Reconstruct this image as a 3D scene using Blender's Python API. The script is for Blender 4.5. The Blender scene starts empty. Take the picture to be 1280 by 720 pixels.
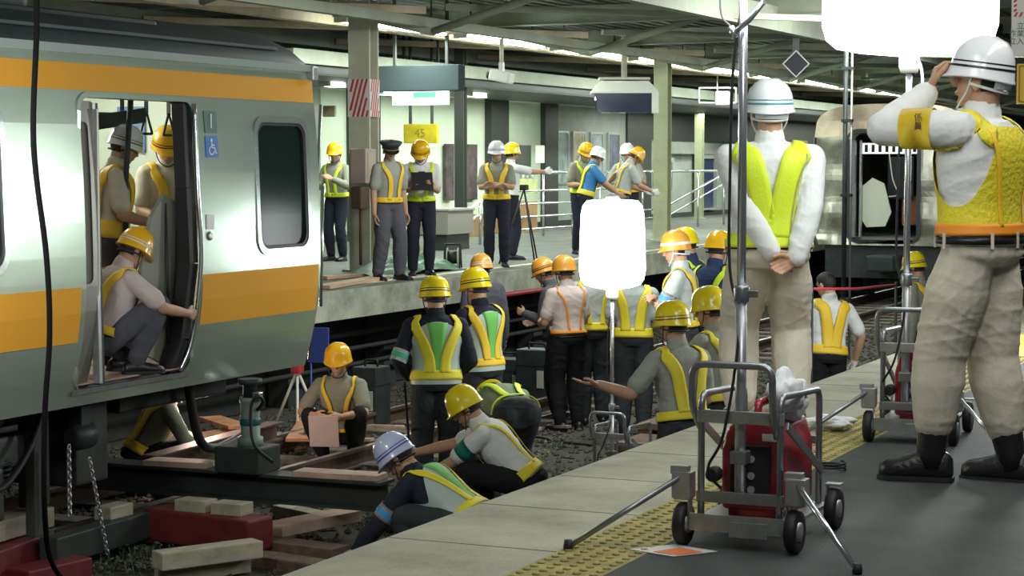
import bpy, bmesh, math, random
import numpy as np
from mathutils import Vector, Matrix
from mathutils.bvhtree import BVHTree
from mathutils.geometry import tessellate_polygon
random.seed(7)
SC = bpy.context.scene
COL = SC.collection
TMP = bpy.data.scenes.new('workbench')   # scratch scene for evaluating modifiers, removed at the end
PI = math.pi
# ---------------- camera ----------------
FPX = 2500.0
EYE = 1.36
YAW = math.atan(1131/ math.hypot(2500, 155))
PIT = math.atan(155/2500)
CAMLOC = Vector((0, 0, EYE))
FH = Vector((-math.sin(YAW), math.cos(YAW), 0))
RT = Vector((math.cos(YAW), math.sin(YAW), 0))
FW = (FH*math.cos(PIT) + Vector((0, 0, -math.sin(PIT)))).normalized()
UP = RT.cross(FW).normalized()
cam_d = bpy.data.cameras.new('camera')
cam_d.sensor_width = 36; cam_d.lens = FPX*36/1280
cam_d.clip_end = 500
cam = bpy.data.objects.new('camera', cam_d); COL.objects.link(cam)
cam.matrix_world = Matrix.Translation(CAMLOC) @ Matrix((RT, UP, -FW)).transposed().to_4x4()
SC.camera = cam
def ray(px, py):
    return (FW*FPX + RT*(px-640) + UP*(360-py)).normalized()
def onZ(px, py, z=0.0):
    d = ray(px, py); return CAMLOC + d*((z-EYE)/d.z)
def onX(px, py, X):
    d = ray(px, py); return CAMLOC + d*(X/d.x)
def atd(px, dep, z):            # point at optical depth dep, height z, seen in column px
    xc = (px-640)/FPX*dep
    yc = (z-EYE+dep*math.sin(PIT))/math.cos(PIT)
    return CAMLOC + FW*dep + RT*xc + UP*yc
# ---------------- materials ----------------
MATS = {}
def mat(name, color, rough=0.6, metal=0.0, var=0.0, vscale=8.0, bump=0.0, bscale=40.0, emit=None, estr=0.0,
        stretch=(1, 1, 1), spec=0.5, alpha=1.0, trans=0.0, var2=None, coat=0.0, sheen=0.0):
    if name in MATS: return MATS[name]
    m = bpy.data.materials.new(name); m.use_nodes = True
    nt = m.node_tree; b = nt.nodes['Principled BSDF']
    c = (*color, 1)
    b.inputs['Base Color'].default_value = c
    b.inputs['Roughness'].default_value = rough
    b.inputs['Metallic'].default_value = metal
    b.inputs['Specular IOR Level'].default_value = spec
    if coat: b.inputs['Coat Weight'].default_value = coat
    if trans: b.inputs['Transmission Weight'].default_value = trans
    if alpha < 1: b.inputs['Alpha'].default_value = alpha
    if emit:
        b.inputs['Emission Color'].default_value = (*emit, 1); b.inputs['Emission Strength'].default_value = estr
    if var or bump:
        tc = nt.nodes.new('ShaderNodeTexCoord'); mp = nt.nodes.new('ShaderNodeMapping')
        mp.inputs['Scale'].default_value = stretch
        nt.links.new(tc.outputs['Object'], mp.inputs['Vector'])
        if var:
            n = nt.nodes.new('ShaderNodeTexNoise'); n.inputs['Scale'].default_value = vscale
            n.inputs['Detail'].default_value = 6; n.inputs['Roughness'].default_value = .65
            nt.links.new(mp.outputs[0], n.inputs['Vector'])
            r = nt.nodes.new('ShaderNodeValToRGB')
            r.color_ramp.elements[0].position = .32; r.color_ramp.elements[1].position = .68
            lo = var2 if var2 else tuple(max(0, x*(1-var)) for x in color)
            hi = tuple(min(1, x*(1+var*.6)) for x in color)
            r.color_ramp.elements[0].color = (*lo, 1); r.color_ramp.elements[1].color = (*hi, 1)
            nt.links.new(n.outputs['Fac'], r.inputs['Fac']); nt.links.new(r.outputs['Color'], b.inputs['Base Color'])
        if bump:
            n2 = nt.nodes.new('ShaderNodeTexNoise'); n2.inputs['Scale'].default_value = bscale
            n2.inputs['Detail'].default_value = 5
            nt.links.new(mp.outputs[0], n2.inputs['Vector'])
            bp = nt.nodes.new('ShaderNodeBump'); bp.inputs['Strength'].default_value = bump
            bp.inputs['Distance'].default_value = .02
            nt.links.new(n2.outputs['Fac'], bp.inputs['Height']); nt.links.new(bp.outputs['Normal'], b.inputs['Normal'])
    MATS[name] = m
    return m
# ---------------- mesh helpers ----------------
def new_bm(): return bmesh.new()
def finish(name, bm, m, parent=None, smooth=False, loc=None, bevel=0, autos=False):
    me = bpy.data.meshes.new(name)
    bmesh.ops.recalc_face_normals(bm, faces=bm.faces)
    bm.to_mesh(me); bm.free()
    return link(name, me, m, parent, smooth, loc)
def link(name, me, m, parent=None, smooth=False, loc=None):
    ms = m if isinstance(m, (list, tuple)) else [m]
    for x in ms: me.materials.append(x)
    if smooth:
        me.polygons.foreach_set('use_smooth', [True]*len(me.polygons))
    o = bpy.data.objects.new(name, me); COL.objects.link(o)
    if parent: o.parent = parent
    if loc is not None: o.location = loc
    return o
def tag(o, label, cat, group=None):
    o['label'] = label; o['category'] = cat
    if group: o['group'] = group
    return o
def struct(o): o['kind'] = 'structure'; return o
def empty(name, loc, label, cat, rz=0, group=None):
    o = bpy.data.objects.new(name, None); COL.objects.link(o); o.location = loc; o.rotation_euler.z = rz
    o.empty_display_size = .1
    return tag(o, label, cat, group)
def box(bm, lo, hi, mi=0, mtx=None, bev=0):
    x0, y0, z0 = lo; x1, y1, z1 = hi
    vs = [bm.verts.new(p) for p in ((x0,y0,z0),(x1,y0,z0),(x1,y1,z0),(x0,y1,z0),(x0,y0,z1),(x1,y0,z1),(x1,y1,z1),(x0,y1,z1))]
    if mtx:
        for v in vs: v.co = mtx @ v.co
    fs = []
    for q in ((0,3,2,1),(4,5,6,7),(0,1,5,4),(1,2,6,5),(2,3,7,6),(3,0,4,7)):
        f = bm.faces.new([vs[i] for i in q]); f.material_index = mi; fs.append(f)
    if bev:
        es = set(e for f in fs for e in f.edges)
        r = bmesh.ops.bevel(bm, geom=list(es), offset=bev, segments=2, affect='EDGES', profile=.6)
        for f in r['faces']: f.material_index = mi
    return vs
def obox(bm, a, b, w, h, mi=0, up=Vector((0, 0, 1)), bev=0):     # bar from a to b, width w, height h
    a = Vector(a); b = Vector(b); d = b-a; L = d.length; d.normalize()
    s = d.cross(up)
    if s.length < 1e-4: s = Vector((1, 0, 0))
    s.normalize(); u = s.cross(d)
    M = Matrix((s, d, u)).transposed().to_4x4(); M.translation = a
    return box(bm, (-w/2, 0, -h/2), (w/2, L, h/2), mi, M, bev)
def hbeam(bm, a, b, w, h, t=.015, mi=0):    # H section between a and b
    a = Vector(a); b = Vector(b)
    for dz in (h/2-t/2, -h/2+t/2): obox(bm, a+Vector((0,0,dz)), b+Vector((0,0,dz)), w, t, mi)
    obox(bm, a, b, t, h-2*t, mi)
def tube(bm, pts, r, n=10, mi=0, cap=True):
    pts = [Vector(p) for p in pts]
    rs = r if isinstance(r, (list, tuple)) else [r]*len(pts)
    rings = []; ref = None
    for i, p in enumerate(pts):
        a = pts[max(0, i-1)]; b = pts[min(len(pts)-1, i+1)]
        d = (b-a).normalized()
        if ref is None:
            ref = d.orthogonal().normalized()
        else:
            ref = (ref - d*ref.dot(d))
            ref = ref.normalized() if ref.length > 1e-5 else d.orthogonal().normalized()
        s = d.cross(ref)
        rings.append([bm.verts.new(p + (ref*math.cos(2*PI*k/n)+s*math.sin(2*PI*k/n))*rs[i]) for k in range(n)])
    for i in range(len(rings)-1):
        for k in range(n):
            f = bm.faces.new((rings[i][k], rings[i][(k+1)%n], rings[i+1][(k+1)%n], rings[i+1][k])); f.material_index = mi; f.smooth = True
    if cap:
        for rg in (rings[0][::-1], rings[-1]):
            f = bm.faces.new(rg); f.material_index = mi
    return rings
def smooth_path(pts, n=8):
    P = [Vector(p) for p in pts]; out = []
    for i in range(len(P)-1):
        p0 = P[max(0, i-1)]; p1 = P[i]; p2 = P[i+1]; p3 = P[min(len(P)-1, i+2)]
        for k in range(n):
            t = k/n
            out.append(.5*((2*p1)+(-p0+p2)*t+(2*p0-5*p1+4*p2-p3)*t*t+(-p0+3*p1-3*p2+p3)*t**3))
    out.append(P[-1]); return out
def round_path(pts, r, n=5):      # polyline with filleted corners
    P = [Vector(p) for p in pts]; out = [P[0]]
    for i in range(1, len(P)-1):
        a = (P[i-1]-P[i]); b = (P[i+1]-P[i]); rr = min(r, a.length*.49, b.length*.49)
        p = P[i]+a.normalized()*rr; q = P[i]+b.normalized()*rr
        for k in range(n+1):
            t = k/n; out.append((1-t)**2*p+2*t*(1-t)*P[i]+t*t*q)
    out.append(P[-1]); return out
def lathe(bm, prof, c=(0,0,0), n=24, mi=0, axis='Z', sx=1, sy=1):
    c = Vector(c); rings = []
    for r, z in prof:
        rg = []
        for k in range(n):
            a = 2*PI*k/n; x = math.cos(a)*max(r, 1e-4)*sx; y = math.sin(a)*max(r, 1e-4)*sy
            p = Vector((x, y, z)) if axis == 'Z' else (Vector((z, x, y)) if axis == 'X' else Vector((x, z, y)))
            rg.append(bm.verts.new(c+p))
        rings.append(rg)
    for i in range(len(rings)-1):
        for k in range(n):
            f = bm.faces.new((rings[i][k], rings[i][(k+1)%n], rings[i+1][(k+1)%n], rings[i+1][k])); f.material_index = mi; f.smooth = True
    for rg in (rings[0][::-1], rings[-1]):
        f = bm.faces.new(rg); f.material_index = mi
def quad(bm, ps, mi=0):
    f = bm.faces.new([bm.verts.new(p) for p in ps]); f.material_index = mi; return f
def rrect(x0, y0, x1, y1, r, n=6):
    out = []
    for cx, cy, a0 in ((x1-r, y0+r, -90), (x1-r, y1-r, 0), (x0+r, y1-r, 90), (x0+r, y0+r, 180)):
        for k in range(n+1):
            a = math.radians(a0+90*k/n); out.append((cx+r*math.cos(a), cy+r*math.sin(a)))
    return out
def prism(bm, poly, fn, t, mi=0):
    """polygon poly (2-D), fn(u,v,w)->Vector, thickness t"""
    a = [bm.verts.new(fn(u, v, 0)) for u, v in poly]; b = [bm.verts.new(fn(u, v, t)) for u, v in poly]
    n = len(poly)
    for f in (bm.faces.new(a), bm.faces.new(b[::-1])): f.material_index = mi
    for i in range(n):
        f = bm.faces.new((a[i], b[i], b[(i+1)%n], a[(i+1)%n])); f.material_index = mi
def ring_prism(bm, outer, inner, fn, t, mi=0):
    n = len(outer)
    A = [bm.verts.new(fn(u, v, 0)) for u, v in outer]; B = [bm.verts.new(fn(u, v, 0)) for u, v in inner]
    C = [bm.verts.new(fn(u, v, t)) for u, v in outer]; D = [bm.verts.new(fn(u, v, t)) for u, v in inner]
    for i in range(n):
        j = (i+1)%n
        for q in ((A[i],A[j],B[j],B[i]),(C[j],C[i],D[i],D[j]),(A[j],A[i],C[i],C[j]),(B[i],B[j],D[j],D[i])):
            f = bm.faces.new(q); f.material_index = mi
def text_mesh(txt, size, extrude=.001):
    cu = bpy.data.curves.new('t', 'FONT'); cu.body = txt; cu.size = size; cu.extrude = extrude
    cu.align_x = 'CENTER'; cu.align_y = 'CENTER'; cu.resolution_u = 3
    o = bpy.data.objects.new('t', cu); TMP.collection.objects.link(o)
    TMP.view_layers[0].update(); dg = TMP.view_layers[0].depsgraph
    me = bpy.data.meshes.new_from_object(o.evaluated_get(dg)); bpy.data.objects.remove(o); bpy.data.curves.remove(cu)
    return me
def add_text(name, txt, size, m, M, parent=None):
    me = text_mesh(txt, size); me.transform(M); me.materials.clear()
    return link(name, me, m, parent)
def frameM(o, xdir, ydir):
    x = Vector(xdir).normalized(); z = x.cross(Vector(ydir)).normalized(); y = z.cross(x)
    M = Matrix((x, y, z)).transposed().to_4x4(); M.translation = Vector(o); return M
def copy_tree(o, parent=None, loc=None):
    c = o.copy(); COL.objects.link(c)
    if parent is not None: c.parent = parent
    if loc is not None: c.location = loc
    for ch in list(o.children): copy_tree(ch, c)
    return c
# ================= SETTING =================
GZ = -1.28      # ballast level
RZ = -1.10      # rail head
XE = -3.39      # near platform edge
XF = -10.6      # far platform edge
XT = -7.4       # near side plane of the train
XW = -17.2      # back wall of far platform
concrete = mat('edge_concrete', (.38,.37,.27), .75, var=.25, vscale=2.2, bump=.25, bscale=60, var2=(.25,.24,.18))
asphalt = mat('asphalt', (.045,.052,.05), .7, var=.35, vscale=3, bump=.5, bscale=150)
tactile = mat('tactile_yellow', (.36,.29,.07), .65, var=.4, vscale=9, bump=.3, bscale=90, var2=(.19,.17,.07))
farcon = mat('far_concrete', (.13,.145,.125), .8, var=.45, vscale=2.5, bump=.3, bscale=30)
farlip = mat('far_lip', (.32,.34,.27), .8, var=.45, vscale=3.0, bump=.35, bscale=20)
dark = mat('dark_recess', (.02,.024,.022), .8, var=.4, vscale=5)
ballast = mat('ballast', (.065,.06,.045), .9, var=.7, vscale=25, bump=1.0, bscale=70)
rust = mat('rust_steel', (.10,.065,.045), .6, metal=.3, var=.5, vscale=12)
railtop = mat('rail_top', (.45,.43,.40), .3, metal=.9)
steel_dk = mat('dark_steel', (.035,.045,.045), .5, metal=.3, var=.4, vscale=6)
ceilm = mat('roof_deck', (.22,.24,.21), .7, var=.35, vscale=1.2)
beamm = mat('beam_paint', (.34,.38,.29), .6, var=.2, vscale=2)
beambe = mat('beam_beige', (.58,.48,.33), .6, var=.3, vscale=2)
beamdk = mat('beam_dark', (.06,.065,.06), .6, var=.3, vscale=2)
wallw = mat('wall_panel', (.66,.78,.60), .6, var=.08, vscale=1)
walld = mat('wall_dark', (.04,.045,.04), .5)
wallg = mat('wall_grey', (.33,.37,.32), .6, var=.2, vscale=2)

bm = new_bm()                       # near platform
Y0, Y1 = 2.0, 60
box(bm, (XE, Y0, -.30), (-2.72, Y1, 0), 0)
for i in range(70):                 # narrow joints between the edge slabs
    box(bm, (XE-.001, 4+i*.8, -.2), (-2.72, 4.006+i*.8, .0012), 4)
box(bm, (-2.72, Y0, -.30), (-2.42, Y1, 0), 1)
box(bm, (-2.42, Y0, -.30), (6.0, Y1, -.001), 2)
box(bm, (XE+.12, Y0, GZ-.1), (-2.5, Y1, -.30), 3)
y = 5.0                             # raised dots of the tactile lane
while y < 22:
    for k in range(5):
        x = -2.69+.06*k
        lathe(bm, ((.016,0),(.013,.005),(.004,.006)), (x, y, 0), 6, 1)
    y += .06 if (int(y/.3) % 1 == 0) else .06
struct(finish('floor', bm, [concrete, tactile, asphalt, dark, mat('joint', (.16,.165,.13), .9)]))
bm = new_bm()                       # far platform
box(bm, (XF-9, 0, -.32), (XF, 160, 0), 0)
box(bm, (XF-.02, 0, -.32), (XF+.05, 160, .0), 1)
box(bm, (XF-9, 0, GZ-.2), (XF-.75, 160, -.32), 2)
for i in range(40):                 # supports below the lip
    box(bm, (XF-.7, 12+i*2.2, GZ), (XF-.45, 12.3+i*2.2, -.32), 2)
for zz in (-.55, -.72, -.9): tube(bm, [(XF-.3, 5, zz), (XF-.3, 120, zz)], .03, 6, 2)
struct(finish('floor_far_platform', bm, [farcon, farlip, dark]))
bm = new_bm()
obox(bm, (XF-.35, 0, .003), (XF-.35, 160, .003), .12, .006, 0)
struct(finish('trim_1', bm, mat('far_line', (.62,.56,.38), .7, var=.4, vscale=4)))
bm = new_bm()                       # track bed: displaced grid + stones
box(bm, (XF-1, 0, GZ-.3), (XE+.5, 160, GZ), 0)
struct(finish('floor_track_bed', bm, ballast))
bm = new_bm()
rnd = random.Random(3)
for i in range(9000):
    yy = 7+rnd.random()**1.6*24; xx = rnd.uniform(XF-.4, -6.2); s = rnd.uniform(.018, .04)
    if min(abs(xx+8.32), abs(xx+9.39)) < .09: continue
    c = Vector((xx, yy, GZ+s*.3))
    vs = [bm.verts.new(c+Vector((rnd.uniform(.7,1.2)*a*s, rnd.uniform(.7,1.2)*b*s, rnd.uniform(.7,1.1)*d*s)))
          for a, b, d in ((1,0,0),(-1,0,0),(0,1,0),(0,-1,0),(0,0,1),(0,0,-1))]
    for q in ((0,2,4),(2,1,4),(1,3,4),(3,0,4),(2,0,5),(1,2,5),(3,1,5),(0,3,5)): bm.faces.new([vs[i] for i in q])
o = finish('ballast_stones', bm, mat('stones', (.075,.07,.055), .9, var=.6, vscale=14)); o['kind'] = 'stuff'; tag(o, 'loose grey ballast stones covering the track bed', 'ballast')
# rails and sleepers
def rail(X, label):
    bm = new_bm()
    box(bm, (X-.06, 3, GZ+.02), (X+.06, 150, GZ+.035), 0)
    box(bm, (X-.01, 3, GZ+.035), (X+.01, 150, RZ-.03), 0)
    box(bm, (X-.033, 3, RZ-.03), (X+.033, 150, RZ), 0)
    box(bm, (X-.028, 3, RZ), (X+.028, 150, RZ+.001), 1)
    tag(finish('rail', bm, [rust, railtop]), label, 'rail')
rail(-8.32, 'steel rail running under the near side of the orange-striped train')
rail(-9.39, 'steel rail nearest the far platform face')
rail(-4.65, 'steel rail nearest the near platform edge')
rail(-5.72, 'second steel rail from the near platform edge')
slm = mat('sleeper', (.13,.11,.085), .85, var=.5, vscale=8, bump=.5)
bm = new_bm(); box(bm, (-1.05, -.11, 0), (1.05, .11, .13), 0, bev=.01)
sl0 = finish('sleeper', bm, slm); k = 0
for cx in (-8.86,-5.2):
    for i in range(48):
        if cx > -6 and i < 14: continue
        c = sl0 if k == 0 else sl0.copy()
        if k: COL.objects.link(c)
        k += 1
        c.location = (cx, 8+i*.66, GZ-.09)
        tag(c, 'weathered wooden sleeper sunk in the ballast under the rails', 'sleeper', 'sleepers under the two tracks')
# ---- roof over the platforms ----
RTZ = 3.75
bm = new_bm()
box(bm, (-30, 2, RTZ), (-1.5, 170, RTZ+.06), 0)
for i in range(110):                       # corrugation of the deck
    box(bm, (-30+i*.26, 8, RTZ-.035), (-30+i*.26+.12, 170, RTZ), 0)
struct(finish('ceiling', bm, ceilm))
bm = new_bm()
yy = 12.
while yy < 150:
    hbeam(bm, (-30, yy, 3.45), (-1.5, yy, 3.62), .16, .26, .02, 0)
    # diagonal struts
    tube(bm, [(-11.2, yy, 3.0), (-9.4, yy+.02, 3.5)], .05, 8, 0)
    tube(bm, [(-11.2, yy, 3.0), (-13.4, yy+.02, 3.5)], .05, 8, 0)
    obox(bm, (-15.5, yy, 3.28), (-11.0, yy+4.6, 3.22), .09, .09, 1)
    obox(bm, (-11, yy, 3.30), (-7.2, yy+4.6, 3.34), .08, .08, 0)
    yy += 5.2
for X, z, w, h, mi in ((-8.4,3.42,.16,.34,0), (-11.3,3.12,.12,.12,0), (-13.2,3.30,.18,.2,1), (-15.6,3.3,.14,.25,0), (-18.4,3.3,.14,.25,0), (-6.2,3.5,.14,.2,2), (-4.5,3.5,.14,.2,0)):
    obox(bm, (X, 6, z), (X, 160, z), w, h, mi)
struct(finish('ceiling_beams', bm, [beamm, beambe, beamdk]))
bm = new_bm()                              # long fascia girder of the station building + dark soffit
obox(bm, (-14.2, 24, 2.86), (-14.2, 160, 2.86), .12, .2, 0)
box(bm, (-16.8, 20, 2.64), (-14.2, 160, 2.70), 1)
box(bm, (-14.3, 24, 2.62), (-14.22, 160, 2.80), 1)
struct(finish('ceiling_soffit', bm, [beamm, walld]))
# ---- back wall ----
def yX(px, X): return onX(px, 205, X).y
bm = new_bm()
def wallseg(p0, p1, z0, z1, mi, th=.1, X=XW):
    box(bm, (X-.15, yX(p0, X), z0), (X+th-.1, yX(p1, X), z1), mi)
wallseg(330, 400, 0, 3.2, 2); wallseg(400, 432, 0, 3.2, 0, .12); wallseg(432, 470, 0, 3.2, 1, .2)
wallseg(470, 606, 0, 3.2, 0); wallseg(606, 628, 0, 3.2, 1, .25); wallseg(628, 674, 0, 3.2, 0, .13); wallseg(674, 690, 0, 3.2, 1, .25)
wallseg(690, 782, 0, 3.2, 2); wallseg(782, 812, 0, 3.2, 1, .15); wallseg(812, 1060, 0, 1.95, 2, .1); wallseg(812, 1060, 1.95, 3.2, 1, .14)
wallseg(1060, 1330, 0, 3.2, 1)
wallseg(822, 1000, 1.62, 1.9, 2, .3)
wallseg(300, 1330, 0, .12, 1, .16)
struct(finish('wall_back', bm, [wallw, walld, wallg]))
bm = new_bm(); box(bm, (-30, -3, GZ), (-29.7, 170, 4), 0); box(bm, (-30, 165, GZ), (6, 165.3, 4), 0)
struct(finish('wall_far', bm, walld))
# near platform side wall behind man (dark kiosk on right)
# posters on back wall
for i, (p0, p1, z0, z1, c) in enumerate(((695,708,.95,2.05,(.33,.42,.40)),(715,729,.95,2.05,(.50,.46,.30)),(737,751,.95,2.05,(.30,.36,.38)),(759,772,.95,2.05,(.16,.18,.24)))):
    bm = new_bm(); box(bm, (XW+.0, yX(p0,XW), z0), (XW+.035, yX(p1,XW), z1), 0, bev=.008)
    t = tag(finish('poster', bm, mat('poster_paper_%d'%i, c, .5, var=.6, vscale=2.5)),
        ['pale greenish poster, first from the left on the grey wall','cream and brown poster, second on the grey wall','grey green poster, third on the grey wall','dark bluish poster, last on the grey wall'][i], 'poster')
    bm = new_bm(); ring_prism(bm, rrect(yX(p0,XW)-.04, z0-.04, yX(p1,XW)+.04, z1+.04, .01, 1), rrect(yX(p0,XW)+.01, z0+.01, yX(p1,XW)-.01, z1-.01, .005, 1), lambda u,v,w: Vector((XW+w,u,v)), .05)
    finish('poster_frame', bm, mat('alu', (.6,.62,.6), .35, metal=.8), t)
# shelf/rack of leaflets & boxes below the white panels
def wallbox(name, p0, p1, z0, z1, d, m, label, cat, X=XW+.35):
    bm = new_bm(); box(bm, (X-d, yX(p0,X), z0), (X, yX(p1,X), z1), 0, bev=.01)
    return tag(finish(name, bm, m), label, cat)
wallbox('notice_board', 558, 568, .65, 1.75, .06, mat('leaflets', (.08,.06,.06), .6, var=.8, vscale=5), 'narrow dark board of leaflets on the white wall, the left one', 'board', XW+.1)
wallbox('notice_board', 583, 597, .65, 1.75, .06, mat('leaflets', (.08,.06,.06), .6), 'narrow dark board of leaflets on the white wall, beside the grey post', 'board', XW+.1)
wallbox('ticket_counter', 640, 672, .75, 1.05, .35, mat('counter_green', (.55,.66,.25), .5, var=.4, vscale=3), 'green and white counter behind the railing', 'counter', XW+.55)
wallbox('wall_screen', 646, 664, 1.30, 1.75, .05, mat('screen_dk', (.06,.07,.06), .3), 'dark display panel on the white wall behind the railing', 'screen')
wallbox('notice_sheet', 671, 681, 1.38, 1.75, .04, mat('paper', (.8,.82,.76), .6), 'white notice sheet on the dark post', 'notice', XW+.5)
wallbox('cardboard_box', 641, 672, 0, .62, .45, mat('cardboard', (.36,.22,.10), .7, var=.25, vscale=3), 'large brown cardboard box behind the railing', 'box', XW+1.1)
wallbox('cardboard_box', 583, 604, 0, .42, .4, mat('cardboard', (.36,.22,.10), .7), 'small brown cardboard box left of the man with crossed arms', 'box', XW+1.1)
wallbox('storage_bin', 560, 592, .25, .62, .5, mat('bin_grey', (.25,.24,.21), .6), 'grey bin on the far platform behind the thin column', 'bin', XW+3.4)
bx = bpy.data.objects['storage_bin']
bm = new_bm(); X = XW+3.4; box(bm, (X-.45, yX(562,X), 0), (X-.05, yX(590,X), .25), 0); finish('bin_base', bm, walld, bx)
bm = new_bm(); box(bm, (X-.52, yX(559.5,X), .62), (X+.02, yX(592.5,X), .66), 0, bev=.01); finish('bin_lid', bm, mat('bin_lid', (.33,.32,.29), .5), bx)
# items on the counter
X = XW+.2
rnd = random.Random(5)
for i, p in enumerate((642,647,653,658,664)):
    bm = new_bm(); c = Vector((X, yX(p,X), 1.05)); h = rnd.uniform(.12,.25)
    lathe(bm, ((.05,0),(.06,h*.7),(.03,h*.85),(.03,h)), c, 10)
    tag(finish('bottle', bm, mat('bottle_white', (.75,.76,.72), .4)), 'small white container standing on the green counter behind the railing', 'container', 'containers on the green counter')
# blue door/window structures on the right part of back wall
for i, (p0, p1, z0, z1, c, lab) in enumerate(((870,892,.2,1.5,(.04,.06,.13),'dark blue window in the grey wall left of the white helmet'),(988,1004,.2,1.95,(.05,.07,.20),'tall blue glass door right of the white helmet'),(822,836,.7,1.4,(.05,.07,.12),'dark window in the grey wall right of the green column'))):
    t = wallbox('glass_door' if i == 1 else 'wall_window', p0, p1, z0, z1, .05, mat('blue_glass_%d'%i, c, .15, spec=.7), lab, 'door' if i == 1 else 'window', XW+.12)
    bm = new_bm(); X = XW+.07
    ring_prism(bm, rrect(yX(p0,X)-.12, z0-.05, yX(p1,X)+.12, z1+.12, .01, 1), rrect(yX(p0,X), z0, yX(p1,X), z1, .005, 1), lambda u,v,w: Vector((X+w,u,v)), .1)
    finish('window_frame', bm, mat('brown_frame', (.28,.22,.08), .5) if i == 1 else wallg, t)
# ================= FAR PLATFORM FITTINGS =================
paintw = mat('column_paint', (.55,.55,.44), .5, var=.15, vscale=3)
paintbr = mat('column_brown', (.38,.30,.22), .55, var=.15, vscale=3)
paintg = mat('column_green', (.42,.45,.27), .55, var=.2, vscale=3)
redm = mat('stripe_red', (.55,.05,.06), .5); whitem = mat('stripe_white', (.75,.72,.68), .5)
galv = mat('galvanised', (.46,.47,.48), .38, metal=.75, var=.25, vscale=14)
chrome = mat('chrome_tube', (.62,.64,.66), .22, metal=.9)
blackrub = mat('black_rubber', (.012,.012,.013), .6)
whitepl = mat('white_plastic', (.72,.74,.68), .45)
greypl = mat('grey_plastic', (.28,.30,.30), .5)
tubeE = mat('tube_light', (1,1,1), .5, emit=(.88,1.0,.90), estr=16)
XC = -12.1
def col_h(px, X, w, m1, m2, label, stripes=False, top=3.4, name='column'):
    p = onX(px, 205, X)
    t = empty(name, (X, p.y, 0), label, 'column')
    bm = new_bm(); box(bm, (-w/2, -w*.42, 0), (w/2, -w*.32, top), 0, bev=.006); box(bm, (-w/2, w*.32, 0), (w/2, w*.42, top), 0, bev=.006)
    finish('flange', bm, m1, t)
    bm = new_bm(); box(bm, (-w*.06, -w*.33, 0), (w*.06, w*.33, top), 0); finish('web', bm, m2, t)
    bm = new_bm(); box(bm, (-w*.75, -w*.6, 0), (w*.75, w*.6, .03), 0, bev=.005); finish('base_plate', bm, m2, t)
    if stripes:
        bm = new_bm(); e = .006; z0, z1 = 1.95, 2.42
        box(bm, (-w/2-e, -w*.42-e, z0), (w/2+e, w*.42+e, z1), 1)
        for s, xa in ((1, 0),):
            for k in range(7):          # slanted red stripes on the two seen faces
                a = -w*.6+k*w*.28
                for f in (0, 1):
                    def P(u, z):
                        u = max(-1, min(1, u))
                        return Vector((u*w*.5, -w*.42-e-.002, z)) if f == 0 else Vector((w*.5+e+.002, u*w*.42, z))
                    for j in range(6):
                        za = z0+(z1-z0)*j/6; zb = z0+(z1-z0)*(j+1)/6
                        u0 = (k-3.5)*.42+ (za-z0)/(z1-z0)*.9; u1 = (k-3.5)*.42+(zb-z0)/(z1-z0)*.9
                        if -1 <= u0 and u0+.2 <= 1 and u1+.2 <= 1: quad(bm, [P(u0, za), P(u0+.2, za), P(u1+.2, zb), P(u1, zb)], 0)
        finish('warning_wrap', bm, [redm, whitem], t).__setitem__('label', 'red and white striped wrap')
    return t, p.y
tc, yc = col_h(455, XC, .30, paintw, paintbr, 'beige steel column with red and white stripes on the far platform', True)
bm = new_bm(); box(bm, (-.02, -.42, 1.12), (.2, -.14, 1.55), 0, bev=.015)
t = finish('switch_box', bm, mat('pink_grey_box', (.42,.33,.29), .5)); t.location = (XC+.05, yc, 0)
tag(t, 'pinkish grey electrical box fixed on the red-striped column', 'box')
bm = new_bm(); box(bm, (.2, -.36, 1.18), (.206, -.18, 1.5), 0); finish('box_door', bm, mat('pink_grey_door', (.48,.38,.33), .45), t)
bm = new_bm(); box(bm, (-.02,-.40,.80), (.12,-.16,1.08), 0, bev=.02); tube(bm, [(.05,-.28,.8),(.05,-.28,.1)], .02, 8, 0)
t = finish('hanging_bag', bm, mat('dark_brown_bag', (.10,.06,.04), .7)); t.location = (XC+.05, yc, 0); tag(t, 'dark brown box under the pinkish switch box on the column', 'box')
col_h(828, XC, .26, paintg, paintg, 'green-beige steel column right of the glowing upright balloon lamp', top=3.4)
col_h(576, -14.4, .17, mat('column_blk', (.05,.06,.05), .5), paintg, 'thin dark green column beside the hanging dark sign')
col_h(874, -16.2, .2, paintg, paintg, 'slim green column standing against the back wall')
t = empty('signal_post', (-7.0, onX(1056, 205, -7.0).y, GZ), 'tall thin dark post in front of the battered silver carriage', 'post')
bm = new_bm(); tube(bm, [(0,0,0),(0,0,4.6)], .032, 10); finish('post_pipe', bm, steel_dk, t)
bm = new_bm(); tube(bm, [(.08,.02,0),(.08,.02,4.6)], .016, 8); finish('conduit', bm, galv, t)
bm = new_bm()
for z in (.8, 2.2, 3.2, 3.9): box(bm, (-.045,-.045,z), (.10,.05,z+.04), 0)
finish('clamp', bm, steel_dk, t)
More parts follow.
